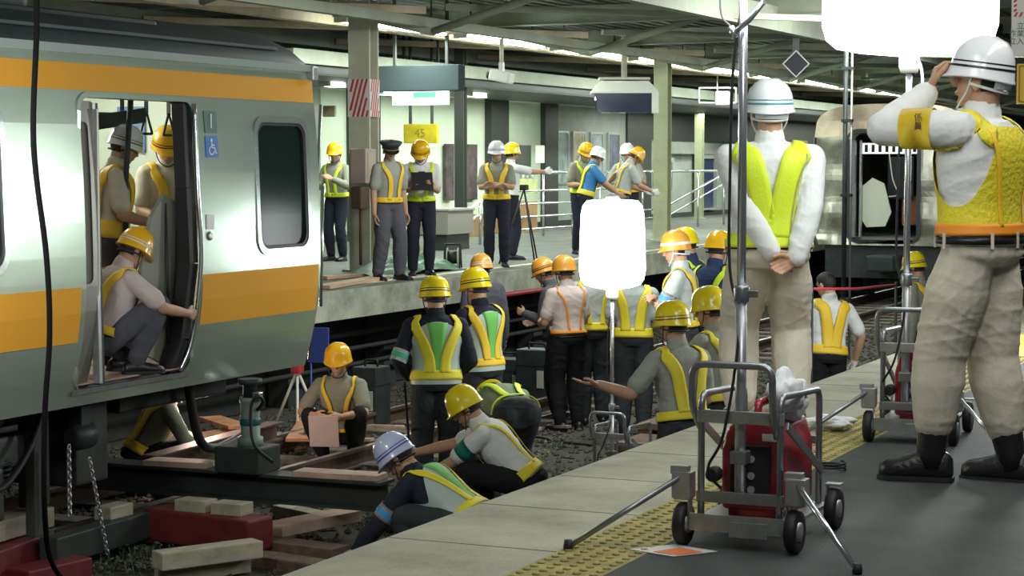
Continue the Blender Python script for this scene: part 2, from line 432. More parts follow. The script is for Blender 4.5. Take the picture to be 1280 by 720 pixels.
# ---- fluorescent fixtures ----
XL, ZL = -12.6, 3.17
def fixture(px0, px1, X, Z, label, n=0, grp='long fluorescent lights in the ceiling row'):
    y0, y1 = yX(px0, X), yX(px1, X)
    t = empty('fluorescent_light', (X, y0, Z), label, 'ceiling light', group=grp if grp else None)
    L = y1-y0
    bm = new_bm()
    pr = [(-.11,.07),(-.05,.14),(.05,.14),(.11,.07)]
    prism(bm, pr, lambda u,v,w: Vector((u, w, v)), L); finish('housing', bm, beamm, t)
    bm = new_bm(); 
    for k in (-.05,.05): tube(bm, [(k,.12,.035),(k,L-.12,.035)], .034, 10)
    o = finish('tube', bm, tubeE, t)
    for a in (.02, L-.1):
        bm = new_bm(); box(bm, (-.09,a,.0), (.09,a+.08,.07), 0); finish('socket', bm, whitepl, t)
    for a in (.4, L-.4):
        bm = new_bm(); tube(bm, [(0,a,.14),(0,a,RTZ-Z)], .012, 6); finish('hanger', bm, beamdk, t)
s = [1.785+.2778*k for k in range(9)]
def s2px(v): return 640+(1131*v-2500)/(v+.4524)
lab = ['fluorescent light nearest, crossing behind the red-striped column','second fluorescent light, above the grey camera','third fluorescent light, left of the white ceiling pole','fluorescent light above the green column','fluorescent light just left of the white helmet','fluorescent light right of the white helmet, above the diamond sign','fluorescent light beyond the diamond sign','small distant fluorescent light left of the large lamp','farthest fluorescent light before the large lamp']
for k, v in enumerate(s):
    fixture(s2px(v), s2px(v+.24), XL, ZL, lab[k], grp=None)
for k, (a, b, X, Z) in enumerate(((583,606,-15.6,2.57),(470,500,-15.6,2.5),(404,430,-15.6,2.57))):
    fixture(a, b, X, Z, ['small light under the dark soffit right of the thin column','small light under the soffit below the dark sign','small light under the soffit left of the striped column'][k], grp=None)
# ---- CCTV camera on pipe ----
def atX(px, py, X): return onX(px, py, X)
p = atX(627, 92, -11.3)
t = empty('security_camera', (p.x, p.y, 0), 'pale security camera hanging from a thin pipe below the ceiling', 'camera')
bm = new_bm(); tube(bm, [(0,0,3.05),(0,0,p.z+.12)], .028, 10); finish('pole', bm, paintw, t)
bm = new_bm()
for v in box(bm, (-.16,-.09,-.075), (.16,.09,.075), 0, bev=.03): pass
for v in bm.verts: v.co = Matrix.Rotation(math.radians(12), 3, 'Y') @ v.co; v.co.z += p.z-.04
finish('camera_housing', bm, whitepl, t)
bm = new_bm(); lathe(bm, ((.05,-.2),(.055,-.15)), (0,-.02,p.z-.02), 12, axis='X'); finish('lens', bm, blackrub, t)
bm = new_bm(); box(bm, (-.03,-.03,p.z+.03), (.03,.03,p.z+.15), 0); finish('bracket', bm, galv, t)
# ---- hanging hooded monitor ----
p = atX(780, 125, -11.4)
t = empty('hanging_monitor', (p.x, p.y, p.z), 'white hooded dark-glass unit hanging from a white ceiling pole', 'monitor', rz=YAW)
bm = new_bm(); lathe(bm, ((.045,.36),(.045,1.0),(.09,1.02),(.12,1.04),(.12,1.1)), (0,0,0), 14); finish('pole', bm, paintw, t)
bm = new_bm()
A = [(-.52,-.28),(.52,-.28),(.52,.28),(-.52,.28)]; B = [(-.38,-.2),(.38,-.2),(.38,.2),(-.38,.2)]
a = [bm.verts.new((x,y,.13)) for x,y in A]; b = [bm.verts.new((x,y,.29)) for x,y in B]; c = [bm.verts.new((x,y,.10)) for x,y in A]
for k in range(4):
    j = (k+1)%4; bm.faces.new((a[k],a[j],b[j],b[k])); bm.faces.new((c[k],c[j],a[j],a[k]))
bm.faces.new(b); bm.faces.new(c[::-1]); finish('hood', bm, whitepl, t)
bm = new_bm(); box(bm, (-.4,-.21,.31), (.4,.21,.35), 0, bev=.01); box(bm, (-.3,-.02,.28),(-.27,.02,.32)); box(bm, (.27,-.02,.28),(.3,.02,.32)); finish('hanger_frame', bm, paintw, t)
bm = new_bm(); prof = [(-.46,.10),(.46,.10),(.46,-.08),(.40,-.2),(-.36,-.2),(-.44,-.12)]
prism(bm, prof, lambda u,v,w: Vector((u,-.24+w,v)), .48); finish('dark_glass', bm, mat('dome_glass', (.02,.025,.06), .08, spec=.9, coat=.5), t)
bm = new_bm(); box(bm, (.42,-.26,-.22), (.53,-.2,.12), 0, bev=.02); finish('side_cover', bm, whitepl, t)
# ---- signs ----
def signbox(name, px0, px1, py0, py1, X, th, m, label, cat='sign', hang=True):
    a = onX((px0+px1)/2, (py0+py1)/2, X); dep = (a-CAMLOC).dot(FW)
    w = (px1-px0)/FPX*dep/math.cos(YAW); h = (py1-py0)/FPX*dep
    t = empty(name, a, label, cat)
    bm = new_bm(); box(bm, (-w/2,-th/2,-h/2), (w/2,th/2,h/2), 0, bev=min(.015,h*.1)); finish('sign_box', bm, m, t)
    if hang:
        for k in (-.32,.32):
            bm = new_bm(); box(bm, (k*w-.02,-.02,h/2), (k*w+.02,.02,RTZ-a.z), 0); finish('hanger', bm, beamdk, t)
    return t, w, h
signbox('hanging_sign', 474, 578, 82, 114, -13.0, .22, mat('sign_slate', (.05,.07,.075), .9, spec=.1), 'large blank dark slate sign hanging right of the striped column')
t, w, h = signbox('lit_sign', 492, 560, 114, 131, -14.6, .15, mat('sign_glow', (.9,.95,.9), .4, emit=(.85,1,.88), estr=3.2), 'glowing white and green sign box under the dark slate sign')
bm = new_bm(); box(bm, (-.1*w,-.085,0), (.32*w,-.08,h*.42), 0); finish('green_panel', bm, mat('green_glow', (.1,.6,.2), .4, emit=(.1,.8,.25), estr=1.5), t)
t, w, h = signbox('yellow_sign', 505, 548, 155, 179, -14.8, .08, mat('sign_yellow', (.62,.50,.02), .5, var=.25, vscale=5), 'yellow hanging sign between the capped man and yellow helmet')
add_text('lettering', '45', .2, mat('sign_dim', (.30,.22,.02), .5), frameM((0,-.046,0), (1,0,0), (0,0,1)), t)
signbox('wall_notice', 404, 420, 132, 146, -15.5, .06, mat('poster_tan', (.42,.36,.22), .6, var=.5), 'small tan notice on the wall beside the train end', 'notice', False)
# diamond sign
p = atd(995, 30, 1.36+ (205-80)*30/FPX)
t = empty('diamond_sign', p, 'dark diamond-shaped sign with white outline hanging under the roof', 'sign', rz=YAW)
def FD(u, v, w): return Vector((u, w, v))
bm = new_bm(); prism(bm, [(0,-.17),(.17,0),(0,.17),(-.17,0)], FD, .03); finish('sign_plate', bm, mat('navy_plate', (.012,.012,.025), .7), t)
bm = new_bm(); ring_prism(bm, [(0,-.205),(.205,0),(0,.205),(-.205,0)], [(0,-.185),(.185,0),(0,.185),(-.185,0)], lambda u,v,w: Vector((u,-.01+w,v)), .04); finish('outline', bm, mat('grey_line', (.5,.5,.55), .5), t)
bm = new_bm(); box(bm, (-.05,.01,.15), (.05,.03,RTZ-p.z), 0); finish('hanger', bm, beamdk, t)
# security device near helmet (905,120)
p = atX(903, 122, -13.3)
t = empty('spotlight', (p.x, p.y, p.z), 'white box-shaped spotlight hanging left of the white helmet', 'lamp', rz=YAW)
bm = new_bm(); box(bm, (-.16,-.12,-.16), (.14,.12,.13), 0, bev=.03); finish('housing', bm, whitepl, t)
bm = new_bm(); box(bm, (-.12,-.02,.12),(-.1,.02,RTZ-p.z)); finish('hanger', bm, paintw, t)
bm = new_bm(); ring_prism(bm, rrect(-.5,-.12,.3,.22,.03), rrect(-.47,-.09,.27,.19,.02), FD, .04); finish('bracket_frame', bm, galv, t)
# ---- railings ----
def railing(px0, px1, X, hs, posts, label, slope=None, name='railing'):
    y0, y1 = yX(px0, X), yX(px1, X)
    t = empty(name, (X, y0, 0), label, 'railing')
    for h in hs:
        bm = new_bm(); dz = slope or 0
        tube(bm, [(0,0,h),(0,y1-y0,h+dz)], .026 if h == hs[0] else .018, 8); finish('rail_bar', bm, chrome, t)
    for k in range(posts):
        f = k/(posts-1); bm = new_bm(); yy = (y1-y0)*f
        tube(bm, [(0,yy,0),(0,yy,hs[0]+(slope or 0)*f)], .024, 8); finish('post', bm, chrome, t)
railing(640, 782, -15.0, (1.2,.86,.62,.38,.15), 5, 'steel railing behind the pair in crossed arms and blue shirt')
railing(838, 905, -14.6, (1.2,), 3, 'steel top rail behind the green column')
railing(838, 905, -14.2, (.52,.30), 3, 'sloping steel handrails right of the green column', slope=.62)
railing(556, 600, -14.4, (.34,.14), 3, 'low sloping steel handrails left of the man with crossed arms', slope=.38)
railing(784, 822, -15.0, (1.2,.38,.2), 3, 'short steel railing left of the green column')
# ---- cable reel, tarp, planks on far platform ----
p = onZ(566, 336); t = empty('cable_reel', p, 'small cable reel on a folding stand at the far platform edge', 'cable reel', rz=math.radians(20))
bm = new_bm()
for a in (-.07,.07): lathe(bm, ((.125,a-.006),(.125,a+.006)), (0,0,.15), 20, 0, 'X')
finish('reel_flange', bm, mat('reel_pale', (.42,.44,.38), .5), t)
bm = new_bm(); lathe(bm, ((.085,-.07),(.085,.07)), (0,0,.15), 18, 0, 'X'); finish('wound_cable', bm, blackrub, t)
bm = new_bm()
for a in (-.1,.1): tube(bm, round_path([(a,-.14,0),(a,-.02,.34),(a,.14,0)], .04), .012, 6)
tube(bm, [(-.1,-.02,.32),(.1,-.02,.32)], .014, 6); finish('stand', bm, blackrub, t)
p = onZ(441, 342)
bm = new_bm(); bmesh.ops.create_grid(bm, x_segments=40, y_segments=40, size=1)
rn = random.Random(2)
from mathutils import noise
for v in bm.verts:
    r = v.co.length; h = max(0, 1-r**2*.8)
    n = noise.noise(v.co*3.1)*.5+noise.noise(v.co*8)*.3
    v.co = Vector((v.co.x*.38, v.co.y*1.2, max(.01, .20*h*(1+.9*n)+.01)))
t = finish('green_tarpaulin', bm, mat('tarp', (.08,.17,.10), .5, var=.3, vscale=4), smooth=True, loc=Vector((-11.55,p.y+.5,0))); tag(t, 'crumpled dark green tarpaulin lying at the foot of the striped column', 'tarpaulin')
for k, (a, b, w, lab) in enumerate((((402,362),(478,349),.2,'long pale wooden plank lying on the far platform edge, the nearer one'),((404,350),(470,345),.12,'long pale wooden plank lying behind the nearer one'))):
    A, B = onZ(*a), onZ(*b); bm = new_bm(); obox(bm, A+Vector((0,0,.025)), B+Vector((0,0,.025)), w, .04, bev=.005)
    tag(finish('plank', bm, mat('pale_wood', (.50,.34,.22), .7, var=.3, vscale=6, stretch=(1,.1,1))), lab, 'plank')
# survey tripod right of the crossed-arms man
p = onZ(655, 330)
t = empty('survey_tripod', p, 'thin dark tripod standing on the far platform beside the railing', 'tripod')
bm = new_bm(); box(bm, (-.05,-.05,1.0), (.05,.05,1.08), bev=.01); finish('head', bm, blackrub, t)
for a in (80, 200, 320):
    bm = new_bm(); tube(bm, [(0,0,1.02),(.34*math.cos(math.radians(a)), .34*math.sin(math.radians(a)), 0)], .012, 6); finish('leg', bm, blackrub, t)
# signs at the right edge hanging over the near platform
p = atd(1284, 13, 1.36+(205-35)*13/FPX)
t = empty('warning_poster', p, 'white warning board with red hatched border at the top right corner', 'sign', rz=YAW)
bm = new_bm(); box(bm, (-.1,0,-.19), (.2,.02,.25), bev=.004); finish('board', bm, whitem, t)
bm = new_bm()
for k in range(9):
    for z0 in (.205, .07):
        quad(bm, [(-.09+k*.032,-.003,z0),(-.075+k*.032,-.003,z0),(-.06+k*.032,-.003,z0+.03),(-.075+k*.032,-.003,z0+.03)])
for k in range(4): quad(bm, [(-.09,-.003,.1+k*.03),(-.07,-.003,.11+k*.03),(-.07,-.003,.125+k*.03),(-.09,-.003,.115+k*.03)])
lathe(bm, ((.035,-.004),(.035,-.001)), (.03,0,.15), 20, 0, 'Y'); finish('red_hatching', bm, redm, t)
add_text('lettering', '立入禁止\n作業員以外の\n立入りを禁ず', .05, mat('green_ink', (.05,.16,.12), .5), frameM((.03,-.003,-.04), (1,0,0), (0,0,1)), t)
bm = new_bm(); box(bm, (-.05,.005,.25), (-.03,.015,1.6)); finish('hanger', bm, beamdk, t)
p = atd(1283, 13, 1.36+(205-105)*13/FPX)
t = empty('yellow_notice', p, 'narrow yellow notice hanging under the white warning board at the right', 'notice', rz=YAW)
bm = new_bm(); box(bm, (-.06,0,-.13), (.14,.02,.13), bev=.004); finish('board', bm, mat('notice_yellow', (.70,.48,.05), .5), t)
bm = new_bm(); ring_prism(bm, rrect(-.05,-.12,.13,.12,.01,2), rrect(-.042,-.112,.122,.112,.01,2), lambda u,v,w: Vector((u,-.003+w,v)), .002); finish('border', bm, mat('brown_ink', (.3,.15,.02), .5), t)
# ================= TRAINS =================
stain = mat('stainless', (.50,.60,.50), .26, metal=.62, var=.10, vscale=1.2, bump=.08, bscale=3, stretch=(1,.4,1))
stain2 = mat('stainless_worn', (.50,.50,.42), .32, metal=.8, var=.45, vscale=2.2, bump=.5, bscale=2.5)
stain3 = mat('stainless_tan_reflection', (.70,.58,.44), .35, metal=.6, var=.3, vscale=2.5, bump=.5, bscale=3)  # tan reflections on the stainless top, put in as base colour
orange = mat('stripe_orange', (.80,.37,.03), .6, spec=.2)
roofm = mat('train_roof', (.045,.062,.068), .55, var=.25, vscale=2)
framed = mat('door_rubber', (.03,.035,.04), .4)
gasket = mat('gasket', (.02,.02,.022), .5)
glassd = mat('train_glass', (.012,.028,.025), .2, spec=.12)
intw = mat('interior_panel', (.66,.76,.64), .45)
intd = mat('interior_grey', (.15,.17,.15), .5)
intfl = mat('interior_floor', (.42,.26,.20), .6, var=.5, vscale=3)
BOT = -.14; TOP = 2.04
PROF = [(-.14,.14),(-.05,.115),(.05,.085),(.15,.06),(.27,.035),(.45,.01),(.61,0),(.8,0),(1.0,.003),(1.3,.012),(1.6,.03),(1.82,.05),(1.98,.065),(2.04,.075)]
def poff(z):
    for (a, p), (b, q) in zip(PROF, PROF[1:]):
        if z <= b: return p+(q-p)*max(0, (z-a))/(b-a)
    return PROF[-1][1]
def side_sheet(y0, y1, z0, z1, holes, e=0.0, X=XT, sgn=-1):
    outer = [Vector((y0,z0,0)),Vector((y1,z0,0)),Vector((y1,z1,0)),Vector((y0,z1,0))]
    loops = [outer]+[[Vector((u,v,0)) for u,v in h] for h in holes]
    tris = tessellate_polygon(loops); pts = [p for l in loops for p in l]
    bm = new_bm(); vs = [bm.verts.new((0, p.x, p.y)) for p in pts]
    for t in tris:
        try: bm.faces.new([vs[i] for i in t])
        except ValueError: pass
    z = math.ceil(z0/.05)*.05
    while z < z1:
        if z > z0+.005: bmesh.ops.bisect_plane(bm, geom=list(bm.verts)+list(bm.edges)+list(bm.faces), plane_co=(0,0,z), plane_no=(0,0,1))
        z += .05
    for v in bm.verts: v.co.x = X+sgn*(poff(v.co.z)-e)
    return bm
ye = yX(400, XT)
YA, YB = 4.5, ye          # car 1 extents along the track
t1 = empty('train_car', (XT-1.45, YB-2, RZ), 'silver commuter train carriage with orange stripes and open door', 'train')
t1inv = Matrix.Translation(-Vector(t1.location))
def tpart(name, bm, m, parent=None, smooth=False):
    par = parent or t1
    off = Vector(t1.location)
    for v in bm.verts: v.co -= off
    return finish(name, bm, m, par, smooth)
dY0, dY1 = yX(106, XT), yX(247, XT)
dZ0, dZ1 = -.04, 1.77
w1a, w1b = yX(323, XT), yX(386, XT)
w0a, w0b = yX(-95, XT), yX(6, XT)
def zX(px, py, X=XT): return onX(px, py, X).z
wz0, wz1 = zX(354, 313), zX(354, 150)
door = rrect(dY0, dZ0, dY1, dZ1, .09)
win1 = rrect(w1a, wz0, w1b, wz1, .11); win0 = rrect(w0a, wz0, w0b, wz1, .11)
tpart('side_panel', side_sheet(YA, YB, BOT, TOP, [door, win1, win0]), stain)
# stripes (vinyl, thin sheets on the body)
bm = side_sheet(YA, YB-.01, 1.81, 1.975, [], e=.003); tpart('upper_stripe', bm, orange)
bm = side_sheet(YA, dY0-.05, .27, .61, [], e=.003); tpart('lower_stripe', bm, orange)
bm = side_sheet(dY1+.05, YB-.03, .28, .62, [], e=.003); tpart('lower_stripe', bm, orange)
# sill strip under the door
bm = side_sheet(dY0-.03, dY1+.05, -.065, -.03, [], e=.02); tpart('door_sill', bm, galv)
# gutter + roof
bm = new_bm(); sec = []
w = 1.45; x0 = XT-.075; xc = XT-1.45
for k in range(25):
    a = k/24; ang = PI*a
    # superelliptic roof
    cx = math.cos(ang); sx = math.sin(ang)
    sec.append((xc+1.375*math.copysign(abs(cx)**.62, cx), 2.04+.35*abs(sx)**.9))
ys = [YA+(YB-.35-YA)*i/20 for i in range(21)]+[YB-.25,YB-.12,YB-.03]
fall = [1]*21+[.97,.86,.6]
rings = [[bm.verts.new((x, y, 2.04+(z-2.04)*f)) for x, z in sec] for y, f in zip(ys, fall)]
for i in range(len(rings)-1):
    for k in range(24):
        f = bm.faces.new((rings[i][k], rings[i][k+1], rings[i+1][k+1], rings[i+1][k])); f.smooth = True
bm.faces.new(rings[-1]); tpart('roof', bm, roofm)
bm = new_bm()
obox(bm, (x0+.015, YA, 2.06), (x0+.015, YB, 2.06), .05, .05); tpart('gutter', bm, mat('gutter_grey', (.30,.36,.34), .5))
bm = new_bm(); obox(bm, (XT-.13, YA, 2.19), (XT-.13, YB-.4, 2.19), .03, .02)
obox(bm, (XT-.45, YA, 2.27), (XT-.45, YB-1.6, 2.27), .25, .10, bev=.03); tpart('roof_rib', bm, roofm)
bm = new_bm(); box(bm, (xc-.6, YA, 2.28), (xc+.95, dY0+.15, 2.62), bev=.08); tpart('air_conditioner', bm, roofm)
# roof end fitting
bm = new_bm(); box(bm, (XT-.15, YB-.06, 1.98), (XT-.02, YB+.02, 2.08), bev=.01); tpart('corner_cap', bm, galv)
# end frame (edge band)
bm = new_bm()
for (z0,p0),(z1,p1) in zip(PROF, PROF[1:]):
    quad(bm, [(XT-p0,YB,z0),(XT-p1,YB,z1),(XT-p1-.35,YB+.02,z1),(XT-p0-.35,YB+.02,z0)])
    quad(bm, [(XT-p0-.9,YB+.02,z0),(XT-p1-.9,YB+.02,z1),(XT-p1-.0,YB+.0,z1),(XT-p0-.0,YB+.0,z0)]) if z0 < .0 or z0 > 1.79 else None
quad(bm, [(XT-.85,YB+.02,BOT),(XT-.85,YB+.02,1.9),(XT-.35,YB+.02,1.9),(XT-.35,YB+.02,BOT)])
tpart('end_panel', bm, stain)
bm = new_bm(); tube(bm, [(XT-.02,YB+.03,.3),(XT-.0,YB+.04,1.2)], .014, 8); tube(bm, [(XT-.12,YB+.03,-.1),(XT-.02,YB+.05,1.8)], .012, 8); tpart('handrail', bm, chrome)
# far side with wide opening, floor, ceiling
bm = new_bm(); X2 = XT-2.9
box(bm, (X2-.04, YA, BOT), (X2, YB, .75)); box(bm, (X2-.04, YA, 1.75), (X2, YB, TOP)); box(bm, (X2-.04, YA, .7), (X2, dY0-.4, 1.8)); box(bm, (X2-.04, YB-.3, .7), (X2, YB, 1.8))
tpart('far_side_panel', bm, intw)
bm = new_bm(); box(bm, (X2, YA, BOT), (XT-.17, YB, -.01)); tpart('underfloor', bm, intd)
bm = new_bm(); box(bm, (X2, YA, -.01), (XT-.11, YB, 0)); tpart('floor_panel', bm, intfl)
bm = new_bm(); box(bm, (X2, YA, 2.0), (XT-.12, YB, 2.03)); tpart('interior_ceiling', bm, intw)
# inner lining around the door
bm = new_bm()
inner = rrect(dY0+.0, dZ0, dY1-.0, dZ1, .09); n = len(inner)
ringA = [bm.verts.new((XT-poff(v)+.002, u, v)) for u, v in inner]; ringB = [bm.verts.new((XT-poff(v)-.13, u, v)) for u, v in inner]
for k in range(n): bm.faces.new((ringA[k], ringA[(k+1)%n], ringB[(k+1)%n], ringB[k]))
tpart('door_reveal', bm, framed)
bm = new_bm(); outer = rrect(dY0-.03, dZ0-.0, dY1+.03, dZ1+.03, .11)
ring_prism(bm, outer, inner, lambda u,v,w: Vector((XT-poff(v)+.012-w, u, v)), .012); tpart('door_trim', bm, stain)
# sliding door leaves: left one pushed in, right one bent inwards
yl = yX(134, XT)
def leaf(ya, yb, xin, hole, m, ln):
    bm = side_sheet(ya, yb, dZ0+.02, dZ1-.02, [hole] if hole else [], e=-xin)
    bm2 = side_sheet(ya, yb, dZ0+.02, dZ1-.02, [hole] if hole else [], e=-xin-.03)
    me = bpy.data.meshes.new('x'); bm2.to_mesh(me); bm2.free(); bm.from_mesh(me)
    obox(bm, (XT-xin-.015, yb, .6), (XT-xin-.015, yb, 1.7), .035, .02)
    o = tpart('sliding_door', bm, m); return o
doorm = mat('door_metal', (.36,.35,.32), .38, metal=.5, var=.15, vscale=2)
lo = leaf(dY0-.1, yl, .07, rrect(dY0+.02, .62, yl-.06, 1.62, .04, 3), doorm, 0)
bm = side_sheet(dY0+.0, yl-.05, .60, 1.64, [], e=-.085); tpart('door_window', bm, mat('door_glass_grey', (.30,.29,.27), .1, spec=.6), lo)
bm = new_bm(); obox(bm, (XT-.09, yl, dZ0+.03), (XT-.12, yl, dZ1-.03), .05, .03, up=Vector((0,1,0))); tpart('door_edge', bm, galv, lo)
bm = new_bm(); obox(bm, (XT-.10, yl+.03, dZ0+.02), (XT-.13, yl+.03, dZ1-.03), .05, .045, up=Vector((0,1,0))); tpart('door_seal', bm, gasket, lo)
# bent right leaf: dark strip with bright edge
bm = new_bm()
pts = [(dY1-.03, 1.76), (dY1-.05, 1.2), (dY1-.03, .7), (dY1-.07, .2), (dY1-.14, -.02)]
for (a, za), (b, zb) in zip(pts, pts[1:]):
    obox(bm, (XT-poff(za)-.06, a, za), (XT-poff(zb)-.06, b, zb), .09, .10, up=Vector((0,1,0)))
tpart('bent_door_post', bm, gasket)
bm = new_bm()
tube(bm, smooth_path([(XT-poff(z)+.02, y+.035, z) for y, z in pts], 5), .016, 8); tpart('post_rim', bm, chrome)
# windows
for (a, b, poly, lb) in ((w1a, w1b, win1, 'W'), (w0a, w0b, win0, 'V')):
    bm = new_bm(); out = rrect(a-.025, wz0-.025, b+.025, wz1+.025, .13); inn = rrect(a+.018, wz0+.018, b-.018, wz1-.018, .10)
    ring_prism(bm, out, inn, lambda u,v,w: Vector((XT-poff(v)+.012-w, u, v)), .03); f = tpart('window_frame', bm, mat('win_rim', (.55,.62,.58), .25, metal=.8))
    bm = new_bm(); inn2 = rrect(a+.04, wz0+.04, b-.04, wz1-.04, .09); ring_prism(bm, inn, inn2, lambda u,v,w: Vector((XT-poff(v)+.004-w, u, v)), .03); tpart('window_seal', bm, gasket, f)
    bm = side_sheet(a+.0, b-.0, wz0+.0, wz1-.0, [], e=-.02); tpart('window_pane', bm, glassd, f)
# number plate "1" and wheelchair sign
def dec(name, px0, px1, py0, py1, m, fill):
    a = onX(px0, py1, XT+.0); b = onX(px1, py0, XT+.0)
    bm = new_bm(); prism(bm, rrect(a.y, a.z, b.y, b.z, .012, 3), lambda u,v,w: Vector((XT-poff(v)+.006-w, u, v)), .005)
    o = tpart(name, bm, m); fill(o, (a.y+b.y)/2, (a.z+b.z)/2, b.y-a.y, b.z-a.z); return o
whp = mat('decal_white', (.85,.88,.86), .5)
off = Vector(t1.location)
def f1(o, y, z, w, h): add_text('digit', '1', h*.95, whp, frameM(Vector((XT-poff(z)+.010, y, z))-off, (0,1,0), (0,0,1)), o)
dec('car_number_plate', 260, 275, 139, 166, mat('plate_green', (.08,.20,.17), .5), f1)
def f2(o, y, z, w, h):
    bm = new_bm(); X = XT-poff(z)+.009
    def T(pts, r): tube(bm, [(X, y+u*w, z+v*h) for u, v in pts], r, 6)
    lathe(bm, ((.012,-.003),(.012,.001)), (X, y-.06*w, z+.30*h), 12, 0, 'X')
    T([(-.06,.2),(-.04,-.05),(.18,-.05),(.26,-.3),(.34,-.28)], .006); T([(-.05,.07),(.16,.07)], .004)
    T([(-.12,.02),(-.25,-.1),(-.24,-.26),(-.1,-.36),(.06,-.33),(.15,-.2)], .005)
    tpart('wheelchair_symbol', bm, whp, o)
dec('wheelchair_plate', 260, 275, 170, 197, mat('plate_blue', (.05,.22,.62), .5), f2)
def f3(o, y, z, w, h): pass
dec('white_label', 258, 267, 268, 287, whp, f3)
bm = new_bm(); c = onX(262, 295, XT); lathe(bm, ((.03,-.0),(.03,.008),(.022,.014),(.012,.014)), (XT-poff(c.z), c.y, c.z), 16, 0, 'X'); tpart('lock_cover', bm, mat('brass_lock', (.45,.47,.36), .35, metal=.6))
# interior: partition, poles, hangers, end wall lining
def seat_part():
    p = [(.0,.62),(.52,-.18),(.52,-.62),(.44,-.72),(-.28,-.5),(-.36,-.38),(-.30,-.1)]
    return p
bm = new_bm()
c = Vector((XT-.35, dY1-.25, .62))
poly = [(dY1-.02,1.10),(dY1-.02,.02),(dY1-.10,.02),(dY1-.52,.18),(dY1-.55,.30),(dY1-.47,.42),(dY1-.30,1.02),(dY1-.16,1.16)]
prism(bm, poly, lambda u,v,w: Vector((XT-.16-w-.05*(1-v), u, v)), .03); o = tpart('seat_partition', bm, mat('partition_grey', (.26,.27,.22), .5))
bm = new_bm(); tube(bm, [(XT-.15, dY1-.13, .15), (XT-.16, dY1-.15, 1.1)], .01, 8); tpart('groove_pipe', bm, gasket, o)
bm = new_bm(); tube(bm, round_path([(XT-.5,dY1-.1,0),(XT-.5,dY1-.12,1.2),(XT-.5,dY1-.02,1.95)], .2), .02, 8); tpart('stanchion', bm, steel_dk)
bm = new_bm(); tube(bm, smooth_path([(XT-.6,dY0+.45,.0),(XT-.6,dY0+.55,.7),(XT-.62,dY0+.72,1.3),(XT-.6,dY0+.75,1.98)], 6), .02, 8); tpart('bent_stanchion', bm, mat('bronze_pole', (.16,.09,.045), .35, metal=.5))
def strap(px, py, X, sc=1.0):
    q = onX(px, py, X); bm = new_bm()
    tri = [(0,.09),(.062,-.045),(-.062,-.045),(0,.09)]
    tube(bm, round_path([(X, q.y+u*sc, q.z+v*sc) for u, v in tri], .01, 3), .008*sc, 6); h = tpart('strap_handle', bm, gasket)
    bm = new_bm(); obox(bm, (X, q.y, q.z+.08*sc), (X, q.y, 1.98), .008, .03, up=Vector((1,0,0))); tpart('strap', bm, steel_dk, h)
for px, py in ((153,160),(183,158),(211,160)): strap(px, py, XT-.75, 1.15)
bm = new_bm(); obox(bm, (XT-.7, dY0+.9, 1.62), (XT-.7, dY1+.4, 1.70), .03, .10); obox(bm, (XT-.7, dY0+1.2, 1.69), (XT-1.3, dY0+1.3, 1.69), .12, .04); tpart('luggage_rack', bm, steel_dk)
bm = new_bm(); tube(bm, [(XT-.75, YA, 1.93), (XT-.75, YB, 1.93)], .015, 8); tpart('hanging_rail', bm, chrome)
# bulkhead at the car end seen through the door: panels around a gangway opening
bm = new_bm()
box(bm, (X2+.02, YB-.05, 0), (XT-.14, YB, 2.0)); tpart('end_bulkhead', bm, intw)
bm = new_bm(); box(bm, (XT-1.75, YB-.075, 1.45), (XT-1.5, YB-.06, 1.8)); tpart('poster_blue', bm, mat('poster_blue', (.15,.28,.5), .5))
bm = new_bm(); box(bm, (XT-1.02, YB-.075, .85), (XT-.42, YB-.06, 1.5)); ob = tpart('bulkhead_window', bm, mat('pane_bright', (.7,.78,.68), .3))
bm = new_bm(); ring_prism(bm, rrect(XT-1.06,.8,XT-.38,1.55,.05), rrect(XT-1.02,.84,XT-.42,1.51,.04), lambda u,v,w: Vector((u, YB-.08+w, v)), .02); tpart('bulkhead_window_frame', bm, galv, ob)
# bench seat & red debris on the carriage floor
bm = new_bm(); box(bm, (X2+.02, dY0-.2, .18), (X2+.5, YB-.3, .42), bev=.04); box(bm, (X2+.02, dY0-.2, .42), (X2+.14, YB-.3, .9), bev=.04); tpart('bench_seat', bm, mat('seat_maroon', (.18,.06,.07), .8))
# interior lamps (tube fixtures of the carriage)
for k, yy in enumerate((dY0-.4, dY0+1.4)):
    bm = new_bm(); box(bm, (xc-.45, yy, 1.965), (xc-.35, yy+.9, 1.995)); tpart('interior_lamp', bm, mat('car_lamp', (1,1,1), .5, emit=(1,.98,.86), estr=14))
